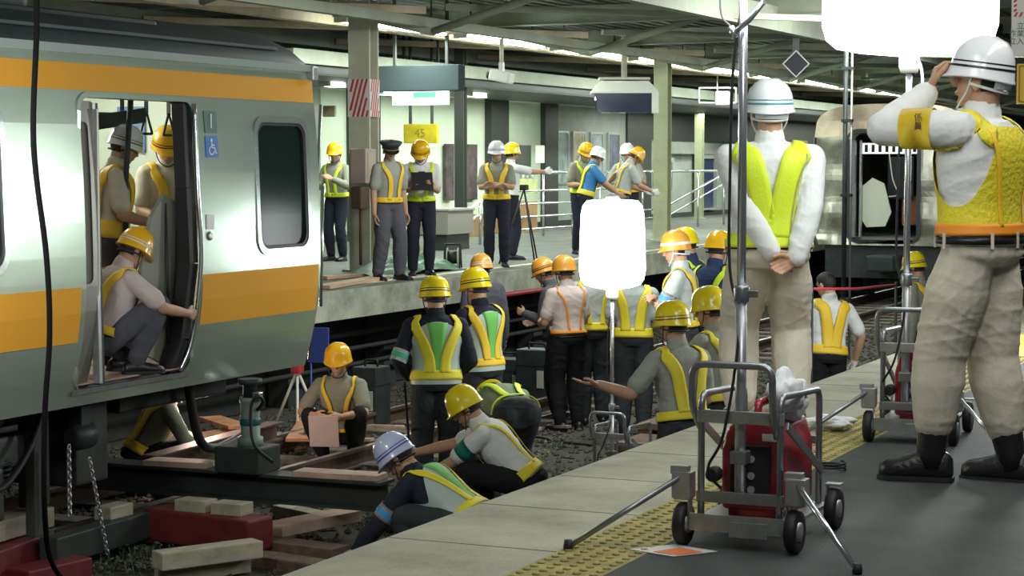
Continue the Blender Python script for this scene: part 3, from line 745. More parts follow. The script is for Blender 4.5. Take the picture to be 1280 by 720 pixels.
# underframe: bogie seen below the left part
def upart(name, bm, m, par=None): return tpart(name, bm, m, par or bog)
bog = empty('bogie', (0,0,0), 'x', 'x'); 
del bog['label']; del bog['category']
bog.parent = t1
xb = XT-.45
def wheel(y, X):
    bm = new_bm(); R = .41
    lathe(bm, ((.06,-.09),(.12,-.09),(.13,-.03),(R*.86,-.03),(R*.9,-.07),(R,-.07),(R,.04),(R+.03,.05),(R+.03,.065),(R*.88,.065),(R*.84,.03),(.13,.03),(.12,.08),(.05,.08)), (X, y, RZ+R), 32, 0, 'X'); upart('wheel', bm, mat('wheel_steel', (.055,.058,.055), .55, metal=.3, var=.4, vscale=8))
bY = yX(70, XT)
for yy in (bY, bY-2.1):
    for X in (-8.28, -9.42): wheel(yy, X)
    bm = new_bm(); tube(bm, [(-8.2,yy,RZ+.41),(-9.5,yy,RZ+.41)], .075, 14); upart('axle', bm, steel_dk)
    bm = new_bm(); box(bm, (-8.16,yy-.17,RZ+.24), (-7.95,yy+.17,RZ+.58), bev=.03); tube(bm, [(-8.0,yy,RZ+.41),(-7.93,yy,RZ+.41)], .11, 16); upart('axle_box', bm, mat('box_grey', (.05,.055,.05), .5, var=.3))
    for dy in (-.24,.24):
        bm = new_bm()
        tube(bm, [( -8.05+.07*math.cos(a), yy+dy+.07*math.sin(a), RZ+.42+a*.0052) for a in [q*.5 for q in range(76)]], .014, 6); upart('coil_spring', bm, steel_dk)
bm = new_bm()
for X in (-8.06, -9.64):
    obox(bm, (X, bY-2.9, RZ+.66), (X, bY+.62, RZ+.66), .16, .2, bev=.03)
    obox(bm, (X, bY-1.5, RZ+.5), (X, bY-.6, RZ+.5), .16, .25, bev=.03)
obox(bm, (-8.0, bY-1.05, RZ+.66), (-9.7, bY-1.05, RZ+.66), .3, .25); upart('bogie_frame', bm, mat('bogie_paint', (.07,.078,.072), .55, var=.35, vscale=5))
bm = new_bm(); tube(bm, [(-8.1,bY-1.05,RZ+.75),(-8.1,bY-1.05,BOT-.02)], .24, 20); upart('air_spring', bm, blackrub)
bm = new_bm()
box(bm, (-8.15, bY+.55, RZ+.25), (-8.05, bY+.75, BOT), bev=.01); box(bm, (-7.98, bY+.40, RZ+.1), (-7.9, bY+.48, BOT), bev=.01); box(bm, (-8.3, bY+.9, RZ+.35), (-7.95, bY+1.25, BOT), bev=.02)
upart('brake_hanger', bm, mat('box_grey', (.10,.11,.10), .5))
bm = new_bm(); tube(bm, smooth_path([(-7.9,bY-.6,BOT),(-7.84,bY-.5,-.45),(-7.8,bY-.1,-.62),(-7.85,bY+.3,-.4),(-7.9,bY+.5,BOT)], 8), .022, 8)
upart('brake_hose', bm, blackrub)
bm = new_bm(); box(bm, (-9.6, bY+1.6, -.36), (-8.1, YB-.2, BOT), bev=.02); tpart('underframe', bm, steel_dk)
bm = new_bm(); tube(bm, smooth_path([(-8.0,yX(232,-8),-.2),(-8.0,yX(245,-8),-.62),(-8.05,yX(275,-8),-.74),(-8.1,yX(318,-8),-.7)], 8), .035, 8); tpart('air_hose', bm, blackrub)
bm = new_bm()
def chain(bm, a, b, n, s=.02):
    a = Vector(a); b = Vector(b)
    for k in range(n):
        p = a.lerp(b, k/(n-1)); ax = Vector((1,0,0)) if k%2 else Vector((0,1,0)); d = (b-a).normalized()
        tube(bm, [p+ax*s*.6*math.cos(q*PI/4)+d*s*1.1*math.sin(q*PI/4) for q in range(9)], s*.28, 5, cap=False)
q = onX(86, 560, -7.75); chain(bm, q, q+Vector((0,0,-.42)), 16, .022); tpart('chain', bm, galv)
bm = new_bm(); q = onX(112, 575, -7.75); q2 = onX(134, 690, -7.75); chain(bm, q, q2, 24, .02); tpart('chain', bm, galv)
q = onX(100, 545, -7.8); bm = new_bm(); lathe(bm, ((.05,-.1),(.09,-.06),(.09,.08),(.04,.12)), (q.x,q.y,q.z), 14, 0, 'Y'); box(bm, (q.x-.05,q.y-.05,q.z), (q.x+.05,q.y+.05,q.z+.2), bev=.01); tpart('coupling_valve', bm, steel_dk)
# ---------------- second carriage: end face on the same track ----------------
YE = 36.4
t2 = empty('battered_train_car', (XT-1.45, YE+2, RZ), 'battered silver carriage end with an open gangway beyond the workers', 'train')
off2 = Vector(t2.location)
def t2part(name, bm, m, par=None, smooth=False):
    for v in bm.verts: v.co -= off2
    return finish(name, bm, m, par or t2, smooth)
xc2 = XT-1.45
sec = [(1.45-p, z) for z, p in PROF]
for k in range(1, 12):
    a = PI/2*k/12; sec.append((1.375*math.cos(a)**.62, 2.04+.43*math.sin(a)**.8))
full = [(xc2+x, z) for x, z in sec]+[(xc2, 2.47)]+[(xc2-x, z) for x, z in reversed(sec)]
gl, gr = 1063, 1147
def xAtY(px, Y): 
    d = ray(px, 205); return d.x*(Y/d.y)
gx0, gx1 = xAtY(gl, YE), xAtY(gr, YE)
gz1 = 1.36+(205-166)*37/2500; gz0 = -.1
hole = rrect(gx0, gz0, gx1, gz1, .18)
sh = Vector((0,0,0))
loops = [[Vector((x,z,0)) for x, z in full], [Vector((x,z,0)) for x, z in hole]]
tris = tessellate_polygon(loops); pts = [p for l in loops for p in l]
bm = new_bm(); vs = [bm.verts.new((p.x, YE, p.y)) for p in pts]
for t in tris:
    try: bm.faces.new([vs[i] for i in t])
    except ValueError: pass
for k in range(1, 26):
    bmesh.ops.bisect_plane(bm, geom=list(bm.verts)+list(bm.edges)+list(bm.faces), plane_co=(0,0,-.14+k*.1), plane_no=(0,0,1))
for k in range(30):
    bmesh.ops.bisect_plane(bm, geom=list(bm.verts)+list(bm.edges)+list(bm.faces), plane_co=(xc2-1.45+k*.1,0,0), plane_no=(1,0,0))
bmesh.ops.triangulate(bm, faces=bm.faces)
for f in bm.faces: 
    f.material_index = 1 if f.calc_center_median().z > 1.88 else 0
for v in bm.verts:
    n = noise.noise(Vector((v.co.x*1.6, 0, v.co.z*1.9)))
    e = abs(v.co.x-xc2)/1.45
    v.co.y += .10*n + .25*max(0, e-.75)*1.2 + .3*max(0, v.co.z-2.15)
t2part('end_face', bm, [stain2, stain3])
bm = new_bm()
r0 = [bm.verts.new((x, YE+.25, z)) for x, z in full]; r1 = [bm.verts.new((x, YE+19, z)) for x, z in full]
for k in range(len(full)-1):
    f = bm.faces.new((r0[k], r0[k+1], r1[k+1], r1[k])); f.material_index = 1 if full[k][1] > 2.0 else 0
t2part('body_shell', bm, [stain2, roofm])
bm = new_bm(); ring_prism(bm, rrect(gx0-.07, gz0, gx1+.07, gz1+.07, .22), hole, lambda u,v,w: Vector((u, YE-.06+w, v)), .35); t2part('gangway_frame', bm, framed)
bm = new_bm(); box(bm, (xc2-1.4,YE+.3,-.05),(xc2+1.4,YE+12,0)); t2part('floor_panel', bm, intd)
bm = new_bm(); box(bm, (xc2-1.4,YE+.3,1.95),(xc2+1.4,YE+12,2.0)); box(bm, (xc2-1.4,YE+12,0),(xc2+1.4,YE+12.1,2)); t2part('interior_lining', bm, intw)
bm = new_bm(); box(bm, (gx0+.1, YE+.5, 1.55), (gx1, YE+.56, 1.75)); t2part('lit_panel', bm, mat('lit_panel', (.8,.85,.8), .5, emit=(.9,1,.95), estr=.8))
for k in range(8):
    bm = new_bm(); box(bm, (gx0+.14+k*.13, YE+.49, 1.58), (gx0+.2+k*.13, YE+.5, 1.72)); t2part('panel_slot', bm, gasket)
cx = (gx0+gx1)/2
bm = new_bm(); prism(bm, [(gx0+.12,.3),(gx0+.12,.95),(gx0+.3,1.1),(gx0+.52,1.0),(gx0+.66,.45),(gx0+.55,.2),(gx0+.2,.18)], lambda u,v,w: Vector((u,YE+.45+w,v)), .06); t2part('white_panel', bm, mat('panel_offwhite', (.62,.68,.55), .5))
bm = new_bm(); box(bm, (cx+.05, YE+1.2, .2), (gx1+.1, YE+1.7, .75), bev=.05); t2part('seat', bm, mat('seat_orange', (.55,.22,.12), .7))
bm = new_bm(); tube(bm, smooth_path([(cx-.05,YE+.6,1.6),(cx+.02,YE+.6,1.1),(cx+.12,YE+.6,.8),(cx-.05,YE+.6,.75)], 8), .012, 6); t2part('hanging_wire', bm, whitepl)
bm = new_bm(); box(bm, (cx-.15, YE+.9, .7), (cx+.35, YE+.95, 1.5), bev=.03); t2part('dark_window', bm, gasket)
bm = new_bm(); box(bm, (gx0-.02,YE+.1,0),(gx0+.06,YE+.2,1.8)); box(bm, (gx0+.12,YE+.2,.0),(gx0+.15,YE+.3,1.8)); t2part('gangway_post', bm, galv)
for px in (1020, 1176, 1206):
    x = xAtY(px, YE); bm = new_bm(); tube(bm, [(x,YE-.06,.1),(x,YE-.06,1.85)], .03, 8); t2part('grab_rail', bm, framed)
bm = new_bm(); box(bm, (xc2-1.2,YE+.1,-.75),(xc2+1.2,YE+.5,BOT+.02)); box(bm, (xc2-.25,YE-.6,-.6),(xc2+.25,YE+.2,-.3), bev=.04); 
for sx in (-.57,.57): lathe(bm, ((.4,-.06),(.43,.06)), (xc2+sx,YE+1,RZ+.41), 24, 0, 'X')
t2part('coupler_and_bogie', bm, steel_dk)
# ================= PEOPLE =================
skin = mat('skin', (.50,.29,.19), .55, var=.12, vscale=20, spec=.4)
skin_d = mat('skin_brow', (.07,.04,.03), .6)
skin_l = mat('skin_lips', (.40,.16,.13), .5)
hairm = mat('hair_black', (.012,.011,.010), .5, bump=.4, bscale=120)
def fabric(n, c, rough=.85): return mat('cloth_'+n, c, rough, var=.10, vscale=5, bump=.28, bscale=22, spec=.25)
F = dict(
 white=fabric('white', (.74,.75,.74)), beige=fabric('beige', (.64,.58,.48)), grey=fabric('grey', (.33,.34,.30)),
 olive=fabric('olive', (.26,.27,.21)), navy=fabric('navy', (.018,.022,.035)), black=fabric('black', (.012,.012,.014)), blue=fabric('blue', (.06,.24,.55)),
 slate=fabric('slate', (.09,.09,.11)), charcoal=fabric('charcoal', (.035,.04,.045)), pink=fabric('pink', (.62,.52,.50)), lgrey=fabric('light_grey', (.45,.50,.48)),
 green=fabric('green', (.20,.26,.16)), deepgreen=fabric('deep_green', (.025,.04,.03)), dblue=fabric('dark_blue', (.03,.05,.12)), lblue=fabric('pale_blue', (.45,.52,.55)))
V = dict(lime=mat('vest_lime', (.68,.83,.03), .6, bump=.15, bscale=60), yellow=mat('vest_yellow', (.80,.66,.03), .6, bump=.15, bscale=60),
 gold=mat('vest_gold', (.85,.56,.03), .6, bump=.15, bscale=60), orange=mat('vest_orange', (.85,.28,.02), .6), vgreen=mat('vest_green', (.16,.52,.10), .6),
 silver=mat('vest_silver', (.42,.50,.46), .45), full=mat('vest_mesh_yellow', (.78,.66,.03), .65, bump=.5, bscale=45))
HM = dict(white=mat('helmet_white', (.78,.80,.82), .25, coat=.3), bluewhite=mat('helmet_bluewhite', (.52,.56,.80), .25, coat=.3), yellow=mat('helmet_yellow', (.85,.66,.01), .25, coat=.3),
 amber=mat('helmet_amber', (.85,.46,.01), .28, coat=.3), orange=mat('helmet_orange', (.72,.33,.04), .35, coat=.2))
beltm = mat('belt_black', (.01,.01,.012), .4); buckle = mat('buckle', (.7,.68,.6), .3, metal=.9)
leather = mat('boot_leather', (.012,.012,.013), .35, bump=.2, bscale=50)
glovem = mat('glove_white', (.75,.74,.72), .8)
strapm = mat('strap_dark', (.03,.03,.035), .6)
def ball(bm, c, r, rot=None, n=10):
    r = r if isinstance(r, (tuple, list)) else (r, r, r)
    M = Matrix.Translation(Vector(c)) @ (rot.to_4x4() if rot is not None else Matrix.Identity(4)) @ Matrix.Diagonal((*r, 1))
    rings = []
    for i in range(1, n):
        th = PI*i/n
        rings.append([bm.verts.new(M @ Vector((math.sin(th)*math.cos(2*PI*k/(n+2)), math.sin(th)*math.sin(2*PI*k/(n+2)), math.cos(th)))) for k in range(n+2)])
    t_ = bm.verts.new(M @ Vector((0,0,1))); b_ = bm.verts.new(M @ Vector((0,0,-1))); N = n+2
    for k in range(N):
        bm.faces.new((t_, rings[0][k], rings[0][(k+1)%N])); bm.faces.new((b_, rings[-1][(k+1)%N], rings[-1][k]))
        for i in range(len(rings)-1): bm.faces.new((rings[i][k], rings[i+1][k], rings[i+1][(k+1)%N], rings[i][(k+1)%N]))
def seg(bm, a, b, ra, rb, mid=None, n=16):
    a = Vector(a); b = Vector(b)
    rs = [ra, mid if mid else (ra+rb)/2, rb]
    pts = [a, a.lerp(b, .42), b]
    tube(bm, pts, rs, n); ball(bm, a, ra*.99, n=8); ball(bm, b, rb*.99, n=8)
def remesh(bm, vox, sm=3):
    me = bpy.data.meshes.new('r'); bm.to_mesh(me); bm.free()
    o = bpy.data.objects.new('r', me); TMP.collection.objects.link(o)
    m = o.modifiers.new('r', 'REMESH'); m.mode = 'VOXEL'; m.voxel_size = vox
    if sm:
        s = o.modifiers.new('s', 'SMOOTH'); s.factor = .5; s.iterations = sm
    TMP.view_layers[0].update(); dg = TMP.view_layers[0].depsgraph
    out = bpy.data.meshes.new_from_object(o.evaluated_get(dg))
    bpy.data.objects.remove(o); bpy.data.meshes.remove(me)
    return out
def wrinkle(me, amp, seed, f=1.0, dirs=None):
    n = len(me.vertices); co = np.empty(n*3, np.float32); no = np.empty(n*3, np.float32)
    me.vertices.foreach_get('co', co); me.vertex_normals.foreach_get('vector', no) if hasattr(me, 'vertex_normals') else me.vertices.foreach_get('normal', no)
    co = co.reshape(-1, 3); no = no.reshape(-1, 3); r = np.random.RandomState(seed)
    warp = np.stack([np.sin(co @ r.normal(0, 9, 3)+r.rand()*6) for _ in range(3)], 1)*.045
    p = co+warp; d = np.zeros(n)
    for k in range(6):
        w = r.normal(0, .45, 3); w[2] = r.choice([-1, 1])*(1+.3*r.rand()); w /= np.linalg.norm(w); fr = f*r.uniform(14, 38)
        s = np.sin(p @ w*fr + r.rand()*6.28 + 1.4*np.sin(co @ r.normal(0, 8, 3)))
        d += (1-np.abs(s))**2 * (22/ (fr/f+12))*(.5+.5*np.sin(co @ r.normal(0, 6, 3)+r.rand()*6))
    d -= d.mean()
    co += no*(d*amp)[:, None]
    me.vertices.foreach_set('co', co.astype(np.float32).ravel()); me.update()
def ik(a, t, l1, l2, pole):
    a = Vector(a); t = Vector(t); d = t-a; D = d.length
    if D > (l1+l2)*.995: t = a+d.normalized()*(l1+l2)*.995; d = t-a; D = d.length
    x = (l1*l1-l2*l2+D*D)/(2*D); h = math.sqrt(max(0, l1*l1-x*x)); dn = d.normalized()
    p = Vector(pole); p = (p-dn*p.dot(dn)); p = p.normalized() if p.length > 1e-4 else dn.orthogonal()
    return a+dn*x+p*h, t
TS = [(-.14,.125,.10,-.005),(-.04,.165,.118,-.01),(.06,.168,.115,-.005),(.18,.155,.108,0),(.34,.150,.106,.005),(.52,.163,.116,.008),(.70,.178,.120,.005),(.82,.182,.112,0),(.90,.165,.092,-.005),(.955,.115,.075,-.008),(1.0,.066,.062,-.01)]
def tsec(t):
    if t <= TS[0][0]: return TS[0][1:]
    for a, b in zip(TS, TS[1:]):
        if t <= b[0]:
            k = (t-a[0])/(b[0]-a[0]); k = k*k*(3-2*k)*.5+k*.5
            return tuple(a[i]+(b[i]-a[i])*k for i in (1, 2, 3))
    return TS[-1][1:]
def hand(bm, w, d, n, side, sc=1.0, curl=.5, gr=0.0, curls=None):
    d = d.normalized(); n = (n-d*n.dot(d)).normalized(); s = d.cross(n).normalized()*side   # s points to the thumb side
    w = Vector(w)
    seg(bm, w-d*.02, w+d*.02, .026*sc+gr, .027*sc+gr)
    offs = (.030, .010, -.010, -.029); lens = ((.042,.026,.021),(.046,.029,.022),(.043,.027,.021),(.033,.021,.018)); ml = (.088,.090,.085,.078)
    for k in range(4):
        a = w+d*.015*sc+s*offs[k]*.55*sc; b = w+d*ml[k]*sc+s*offs[k]*sc
        seg(bm, a, b, .0135*sc+gr, .0115*sc+gr, n=8)
        ang = 0; p = b; c = curls[k] if curls else curl*(1+.08*k)
        for j, l in enumerate(lens[k]):
            ang += c*(.9, 1.0, .7)[j]
            dd = d*math.cos(ang)+n*math.sin(ang)+s*(offs[k]*1.2)
            q = p+dd.normalized()*l*sc; r0 = (.0098,.0088,.0080)[j]*sc+gr
            seg(bm, p, q, r0, r0*.92, n=8); p = q
    a = w+d*.022*sc+s*.020*sc; b = w+d*.052*sc+s*.046*sc+n*.014*sc; c_ = b+(d*.8+s*.35+n*.35).normalized()*.034*sc; e = c_+(d*.85+n*.5*curl+s*.05).normalized()*.028*sc
    seg(bm, a, b, .016*sc+gr, .0125*sc+gr, n=8); seg(bm, b, c_, .0125*sc+gr, .0105*sc+gr, n=8); seg(bm, c_, e, .0105*sc+gr, .009*sc+gr, n=8)
def rotv(v, yaw):  # degrees about z
    return Matrix.Rotation(math.radians(yaw), 3, 'Z') @ Vector(v)
def shoe(ank, yaw, pitch, L, boot=0, m=None, parent=None, knee=None):
    R = Matrix.Rotation(math.radians(yaw), 3, 'Z') @ Matrix.Rotation(math.radians(pitch), 3, 'X')
    bm = new_bm()
    secs = [(-.085,.024,.060,.05),(-.07,.036,.078,.05),(-.03,.040,.095,.045),(.03,.041,.092,.05),(.08,.045,.072,.052),(.13,.049,.058,.05),(.17,.044,.050,.045),(.195,.028,.036,.035)]
    rings = []; N = 14
    for y, w, h, _ in secs:
        if boot: h = h*1.1+.02; w *= 1.12
        rg = []
        for k in range(N):
            a = 2*PI*k/N; cx = math.cos(a); sz = math.sin(a)
            x = w*math.copysign(abs(cx)**.75, cx); z = h/2+h/2*math.copysign(abs(sz)**.8, sz)
            if sz > 0: x *= (1-.35*sz)
            rg.append(bm.verts.new(Vector(ank)+R @ Vector((x*L, y*L, (z-.08)*L))))
        rings.append(rg)
    for i in range(len(rings)-1):
        for k in range(N): f = bm.faces.new((rings[i][k], rings[i][(k+1)%N], rings[i+1][(k+1)%N], rings[i+1][k])); f.smooth = True
    bm.faces.new(rings[0][::-1]); bm.faces.new(rings[-1])
    if boot:
        kd = (Vector(knee)-Vector(ank)).normalized(); tube(bm, [Vector(ank)+R@Vector((0,-.012*L,-.03*L))]+[Vector(ank)+kd*z*L for z in (.03,.08,.13,boot)], [.052*L,.056*L,.060*L,.064*L,.066*L], 18)
    o = finish('boot' if boot else 'shoe', bm, m or leather, parent)
    bm = new_bm()
    pl = []
    for y, w in ((-.09,.025),(-.075,.038),(-.03,.042),(.03,.041),(.08,.047),(.13,.051),(.175,.046),(.202,.028)): pl.append((w, y))
    poly = [(x*L, y*L) for x, y in pl]+[(-x*L, y*L) for x, y in reversed(pl)]
    prism(bm, poly, lambda u,v,w_: Vector(ank)+R@Vector((u, v, w_-.082*L)), .018*L); finish('sole', bm, blackrub, o)
    if boot:
        bm = new_bm()
        for k in range(6):
            z = -.01+k*.025; y = .055-.028*k if k < 2 else .042-.001*k
            tube(bm, [Vector(ank)+R@Vector(((x)*L, (y+.006)*L, (z+.008)*L)) for x in (-.022, 0, .022)], .003, 5)
        finish('laces', bm, strapm, o)
HDOME = ((.001,.168),(.045,.163),(.080,.146),(.105,.118),(.118,.085),(.124,.050),(.128,.022),(.133,.010),(.134,.004),(.127,.004))
def helmet(parent, hc, HR, col, stripe=None, L=1.0, strap_back=False, two=True, badge=False):
    def W(x, y, z): return Vector(hc)+HR @ (Vector((x, y, z+.001))*L)
    N = 32; bm = new_bm(); rings = []
    for r, z in HDOME:
        rg = []
        for k in range(N):
            a = 2*PI*k/N; x = math.cos(a)*r*.94; y = math.sin(a)*r*.98; zz = z
            fr = max(0, math.sin(a))
            if z < .03: y += fr**3*.034*(1-(z/.03)); zz -= fr**3*.012
            if z < .03 and math.sin(a) < 0: zz -= .012*(-math.sin(a))**2
            zz += .004*math.exp(-((abs(x)-.035)/.012)**2)*(1 if z > .1 else 0)
            rg.append(bm.verts.new(W(x, y, zz)))
        rings.append(rg)
    for i in range(len(rings)-1):
        for k in range(N):
            f = bm.faces.new((rings[i][k], rings[i][(k+1)%N], rings[i+1][(k+1)%N], rings[i+1][k])); f.smooth = True
    bm.faces.new(rings[0]); bm.faces.new(rings[-1][::-1])
    h = finish('helmet', bm, col, parent)
    if stripe:
        bm = new_bm()
        for z0, z1 in (((.040,.049),(.060,.066)) if two else ((.045,.066),)):
            for k in range(N):
                def P(a, z):
                    r = np.interp(z, [.022,.05,.085,.118], [.1285,.1248,.1188,.1058])
                    return W(math.cos(a)*r*.945, math.sin(a)*r*.985, z)
                a, b = 2*PI*k/N, 2*PI*(k+1)/N
                quad(bm, [P(a,z0),P(b,z0),P(b,z1),P(a,z1)])
        finish('helmet_stripe', bm, stripe, h)
    bm = new_bm()
    pts = [(.092,.01,.01),(.085,.022,-.05),(.055,.055,-.105),(0,.075,-.128),(-.055,.055,-.105),(-.085,.022,-.05),(-.092,.01,.01)]
    tube(bm, smooth_path([W(*p) for p in pts], 3), .0045, 5)
    tube(bm, smooth_path([W(*p) for p in ((.088,.012,-.02),(.07,-.07,-.035),(0,-.105,-.04),(-.07,-.07,-.035),(-.088,.012,-.02))], 3), .007, 5)
    finish('chin_strap', bm, whitepl if strap_back else strapm, h)
    if strap_back:
        bm = new_bm()
        for k in range(9):
            a = math.radians(-90-48+12*k); b = math.radians(-90-48+12*(k+1)) if k < 8 else None
            if b is None: break
            def P(a, z, r): return W(math.cos(a)*r, math.sin(a)*r*1.1, z)
            quad(bm, [P(a,.01,.112),P(b,.01,.112),P(b,-.03,.104),P(a,-.03,.104)])
        finish('neck_pad', bm, mat('pad_grey', (.45,.47,.5), .7), h)
    return h
def cap_hat(parent, hc, HR):
    def W(x, y, z): return Vector(hc)+HR @ Vector((x, y, z+.012))
    bm = new_bm(); N = 28; rings = []
    for r, z in ((.001,.115),(.09,.118),(.128,.105),(.135,.092),(.11,.062),(.098,.055),(.098,.018)):
        rings.append([bm.verts.new(W(math.cos(2*PI*k/N)*r, math.sin(2*PI*k/N)*r*1.1, z+(.02*math.sin(2*PI*k/N) if z > .08 else 0))) for k in range(N)])
    for i in range(len(rings)-1):
        for k in range(N):
            f = bm.faces.new((rings[i][k], rings[i][(k+1)%N], rings[i+1][(k+1)%N], rings[i+1][k])); f.smooth = True
    h = finish('peaked_cap', bm, mat('cap_dark', (.045,.05,.06), .7), parent)
    bm = new_bm(); poly = [(.09*math.cos(math.radians(a)), .075+.075*math.sin(math.radians(a))) for a in range(0, 181, 12)]
    prism(bm, poly, lambda u,v,w: W(u, v, .02-(v-.07)*.4+w), .005); finish('visor', bm, leather, h)
    bm = new_bm()
    for k in range(N):
        a, b = 2*PI*k/N, 2*PI*(k+1)/N
        quad(bm, [W(.0995*math.cos(t), .1095*math.sin(t), z) for t, z in ((a,.022),(b,.022),(b,.03),(a,.03))])
    finish('cap_band', bm, mat('gold_band', (.5,.4,.12), .4, metal=.5), h)
PEOPLE = []
def person(label, loc, face, pose, o, H=1.70, vox=.009, cat='person', rel=True, seed=0):
    L = H*1.015/1.70; yawW = math.radians(((24.34+face) if rel else face))     # face 0 = looking away from the camera
    p = dict(hip=(0,0,.905*L), lean=3, side=0, twist=0, lh=(-.24,.04,.78), rh=(.24,.04,.78), le=(-.4,-1,0), re=(.4,-1,0),
             lf=(-.10,0,.08), rf=(.10,0,.08), lk=(-.1,1,0), rk=(.1,1,0), lfy=10, rfy=-10, lfp=0, rfp=0, hy=0, hp=0, hr=0, curl=.45,
             bulk=1.0, tl=1.0, ln=None, rn=None, ld=None, rd=None, hipx=.088, shl=0, shr=0)
    p.update(pose)
    hip = Vector(p['hip'])
    R = Matrix.Rotation(math.radians(p['twist']), 3, 'Z') @ Matrix.Rotation(math.radians(-p['lean']), 3, 'X') @ Matrix.Rotation(math.radians(p['side']), 3, 'Y')
    r, f, u = R @ Vector((1,0,0)), R @ Vector((0,1,0)), R @ Vector((0,0,1))
    T = .505*L*p['tl']; BK = p['bulk']
    def surf(t, phi, k=1.0, add=0.0):
        w, d, off = tsec(t); w *= BK; d *= 1+(BK-1)*.7; a = math.radians(phi); sx, cy = math.sin(a), math.cos(a)
        e = .86
        x = (w*k+add)*math.copysign(abs(sx)**e, sx)*L; y = (d*k+add)*math.copysign(abs(cy)**e, cy)*L
        bend = .0
        return hip + u*(T*t) + r*x + f*(y+off*L)
    def torso(bm, t0, t1, k, add, n=22):
        rings = []; m = 20
        for i in range(m+1):
            t = t0+(t1-t0)*i/m
            rings.append([bm.verts.new(surf(t, 360*j/n, k, add)) for j in range(n)])
        for i in range(m):
            for j in range(n): bm.faces.new((rings[i][j], rings[i][(j+1)%n], rings[i+1][(j+1)%n], rings[i+1][j]))
        bm.faces.new(rings[0][::-1]); bm.faces.new(rings[-1])
    neck = hip+u*T
    shL = hip+u*(T*.862)-r*(.176*L*BK)+u*p['shl']; shR = hip+u*(T*.862)+r*(.176*L*BK)+u*p['shr']
    HR = Matrix.Rotation(math.radians(p['hy']), 3, 'Z') @ Matrix.Rotation(math.radians(-p['hp']), 3, 'X') @ Matrix.Rotation(math.radians(p['hr']), 3, 'Y')
    hu, hf, hx = HR @ Vector((0,0,1)), HR @ Vector((0,1,0)), HR @ Vector((1,0,0))
    hc = neck + u*(.030*L)+hu*(.116*L)+hf*(.022*L)
    eL, wL = ik(shL, Vector(p['lh']), .285*L, .255*L, p['le']); eR, wR = ik(shR, Vector(p['rh']), .285*L, .255*L, p['re'])
    hL = hip-r*(p['hipx']*L); hRt = hip+r*(p['hipx']*L)
    kL, aL = ik(hL, Vector(p['lf']), .425*L, .41*L, p['lk']); kR, aR = ik(hRt, Vector(p['rf']), .425*L, .41*L, p['rk'])
    # ---- body
    bm = new_bm()
    ball(bm, hc+hu*.022*L-hf*.008*L, (.074*L,.092*L,.092*L), HR)
    ball(bm, hc-hu*.035*L+hf*.022*L, (.058*L,.066*L,.072*L), HR)
    ball(bm, hc-hu*.088*L+hf*.055*L, (.026*L,.024*L,.022*L), HR, 8)
    tube(bm, [hc+hf*.082*L+hu*.012*L, hc+hf*.098*L-hu*.012*L, hc+hf*.106*L-hu*.030*L], [.008*L,.011*L,.014*L], 8)
    ball(bm, hc+hf*.10*L-hu*.031*L, (.016*L,.012*L,.010*L), HR, 6)
    ball(bm, hc+hf*.083*L-hu*.062*L, (.024*L,.011*L,.009*L), HR, 6)
    ball(bm, hc+hf*.080*L+hu*.022*L, (.045*L,.012*L,.009*L), HR, 6)
    for s in (-1, 1): ball(bm, hc+hx*s*.079*L-hf*.008*L-hu*.012*L, (.010*L,.020*L,.034*L), HR, 8)
    seg(bm, neck-u*.03*L, hc-hu*.05*L-hf*.02*L, .064*L, .060*L)
    torso(bm, -.1, 1.0, .88, 0)
    for sh in (shL, shR): seg(bm, neck-u*.06*L, sh-u*.01*L, .040*L, .042*L)
    for sh, el, wr in ((shL, eL, wL), (shR, eR, wR)):
        seg(bm, sh, el, .052*L, .041*L, .047*L); seg(bm, el, wr, .041*L, .028*L, .040*L)
    for h_, k_, a_, fy, fp in ((hL, kL, aL, p['lfy'], p['lfp']), (hRt, kR, aR, p['rfy'], p['rfp'])):
        seg(bm, h_, k_, .085*L, .052*L, .075*L); seg(bm, k_, a_, .052*L, .040*L, .056*L)
        RR = Matrix.Rotation(math.radians(fy), 3, 'Z') @ Matrix.Rotation(math.radians(fp), 3, 'X')
        ball(bm, a_+RR@Vector((0,.05,-.05))*L, (.03*L,.10*L,.02*L), RR)
    gl = o.get('gloves')
    gbs = []
    for w_, e_, side, nn, dd, key in ((wL, eL, -1, p['ln'], p['ld'], 'lc'), (wR, eR, 1, p['rn'], p['rd'], 'rc')):
        d = Vector(dd) if dd else (w_-e_)
        n_ = Vector(nn) if nn else (r*(-side)+f*.3)
        hand(bm, w_, d, n_, side, L, p.get(key, p['curl']))
        if gl: gb = new_bm(); gbs.append(gb); hand(gb, w_, d, n_, side, L, p.get(key, p['curl']), .0035)
    me = remesh(bm, vox, 1)
    nv = len(me.polygons); cen = np.empty(nv*3, np.float32); me.polygons.foreach_get('center', cen); cen = cen.reshape(-1, 3)
    q = (cen-np.array(hc)) @ np.array(HR)/L
    mi = np.zeros(nv, np.int32)
    x, y, z = np.abs(q[:,0]), q[:,1], q[:,2]
    mi[(y > .05) & (np.abs(z-.026) < .005) & (x > .014) & (x < .048)] = 1
    mi[(y > .045) & (((x-.031)/.014)**2+((z-.004)/.006)**2 < 1)] = 1
    mi[(y > .06) & (np.abs(z+.062) < .007) & (x < .025)] = 2
    me.polygons.foreach_set('material_index', mi)
    me.materials.clear()
    ob = link('person', me, [skin, skin_d, skin_l], None, True, Vector(loc)); ob.rotation_euler.z = yawW
    tag(ob, label, cat)
    # ---- hair
    bm = new_bm(); N = 24; rings = []
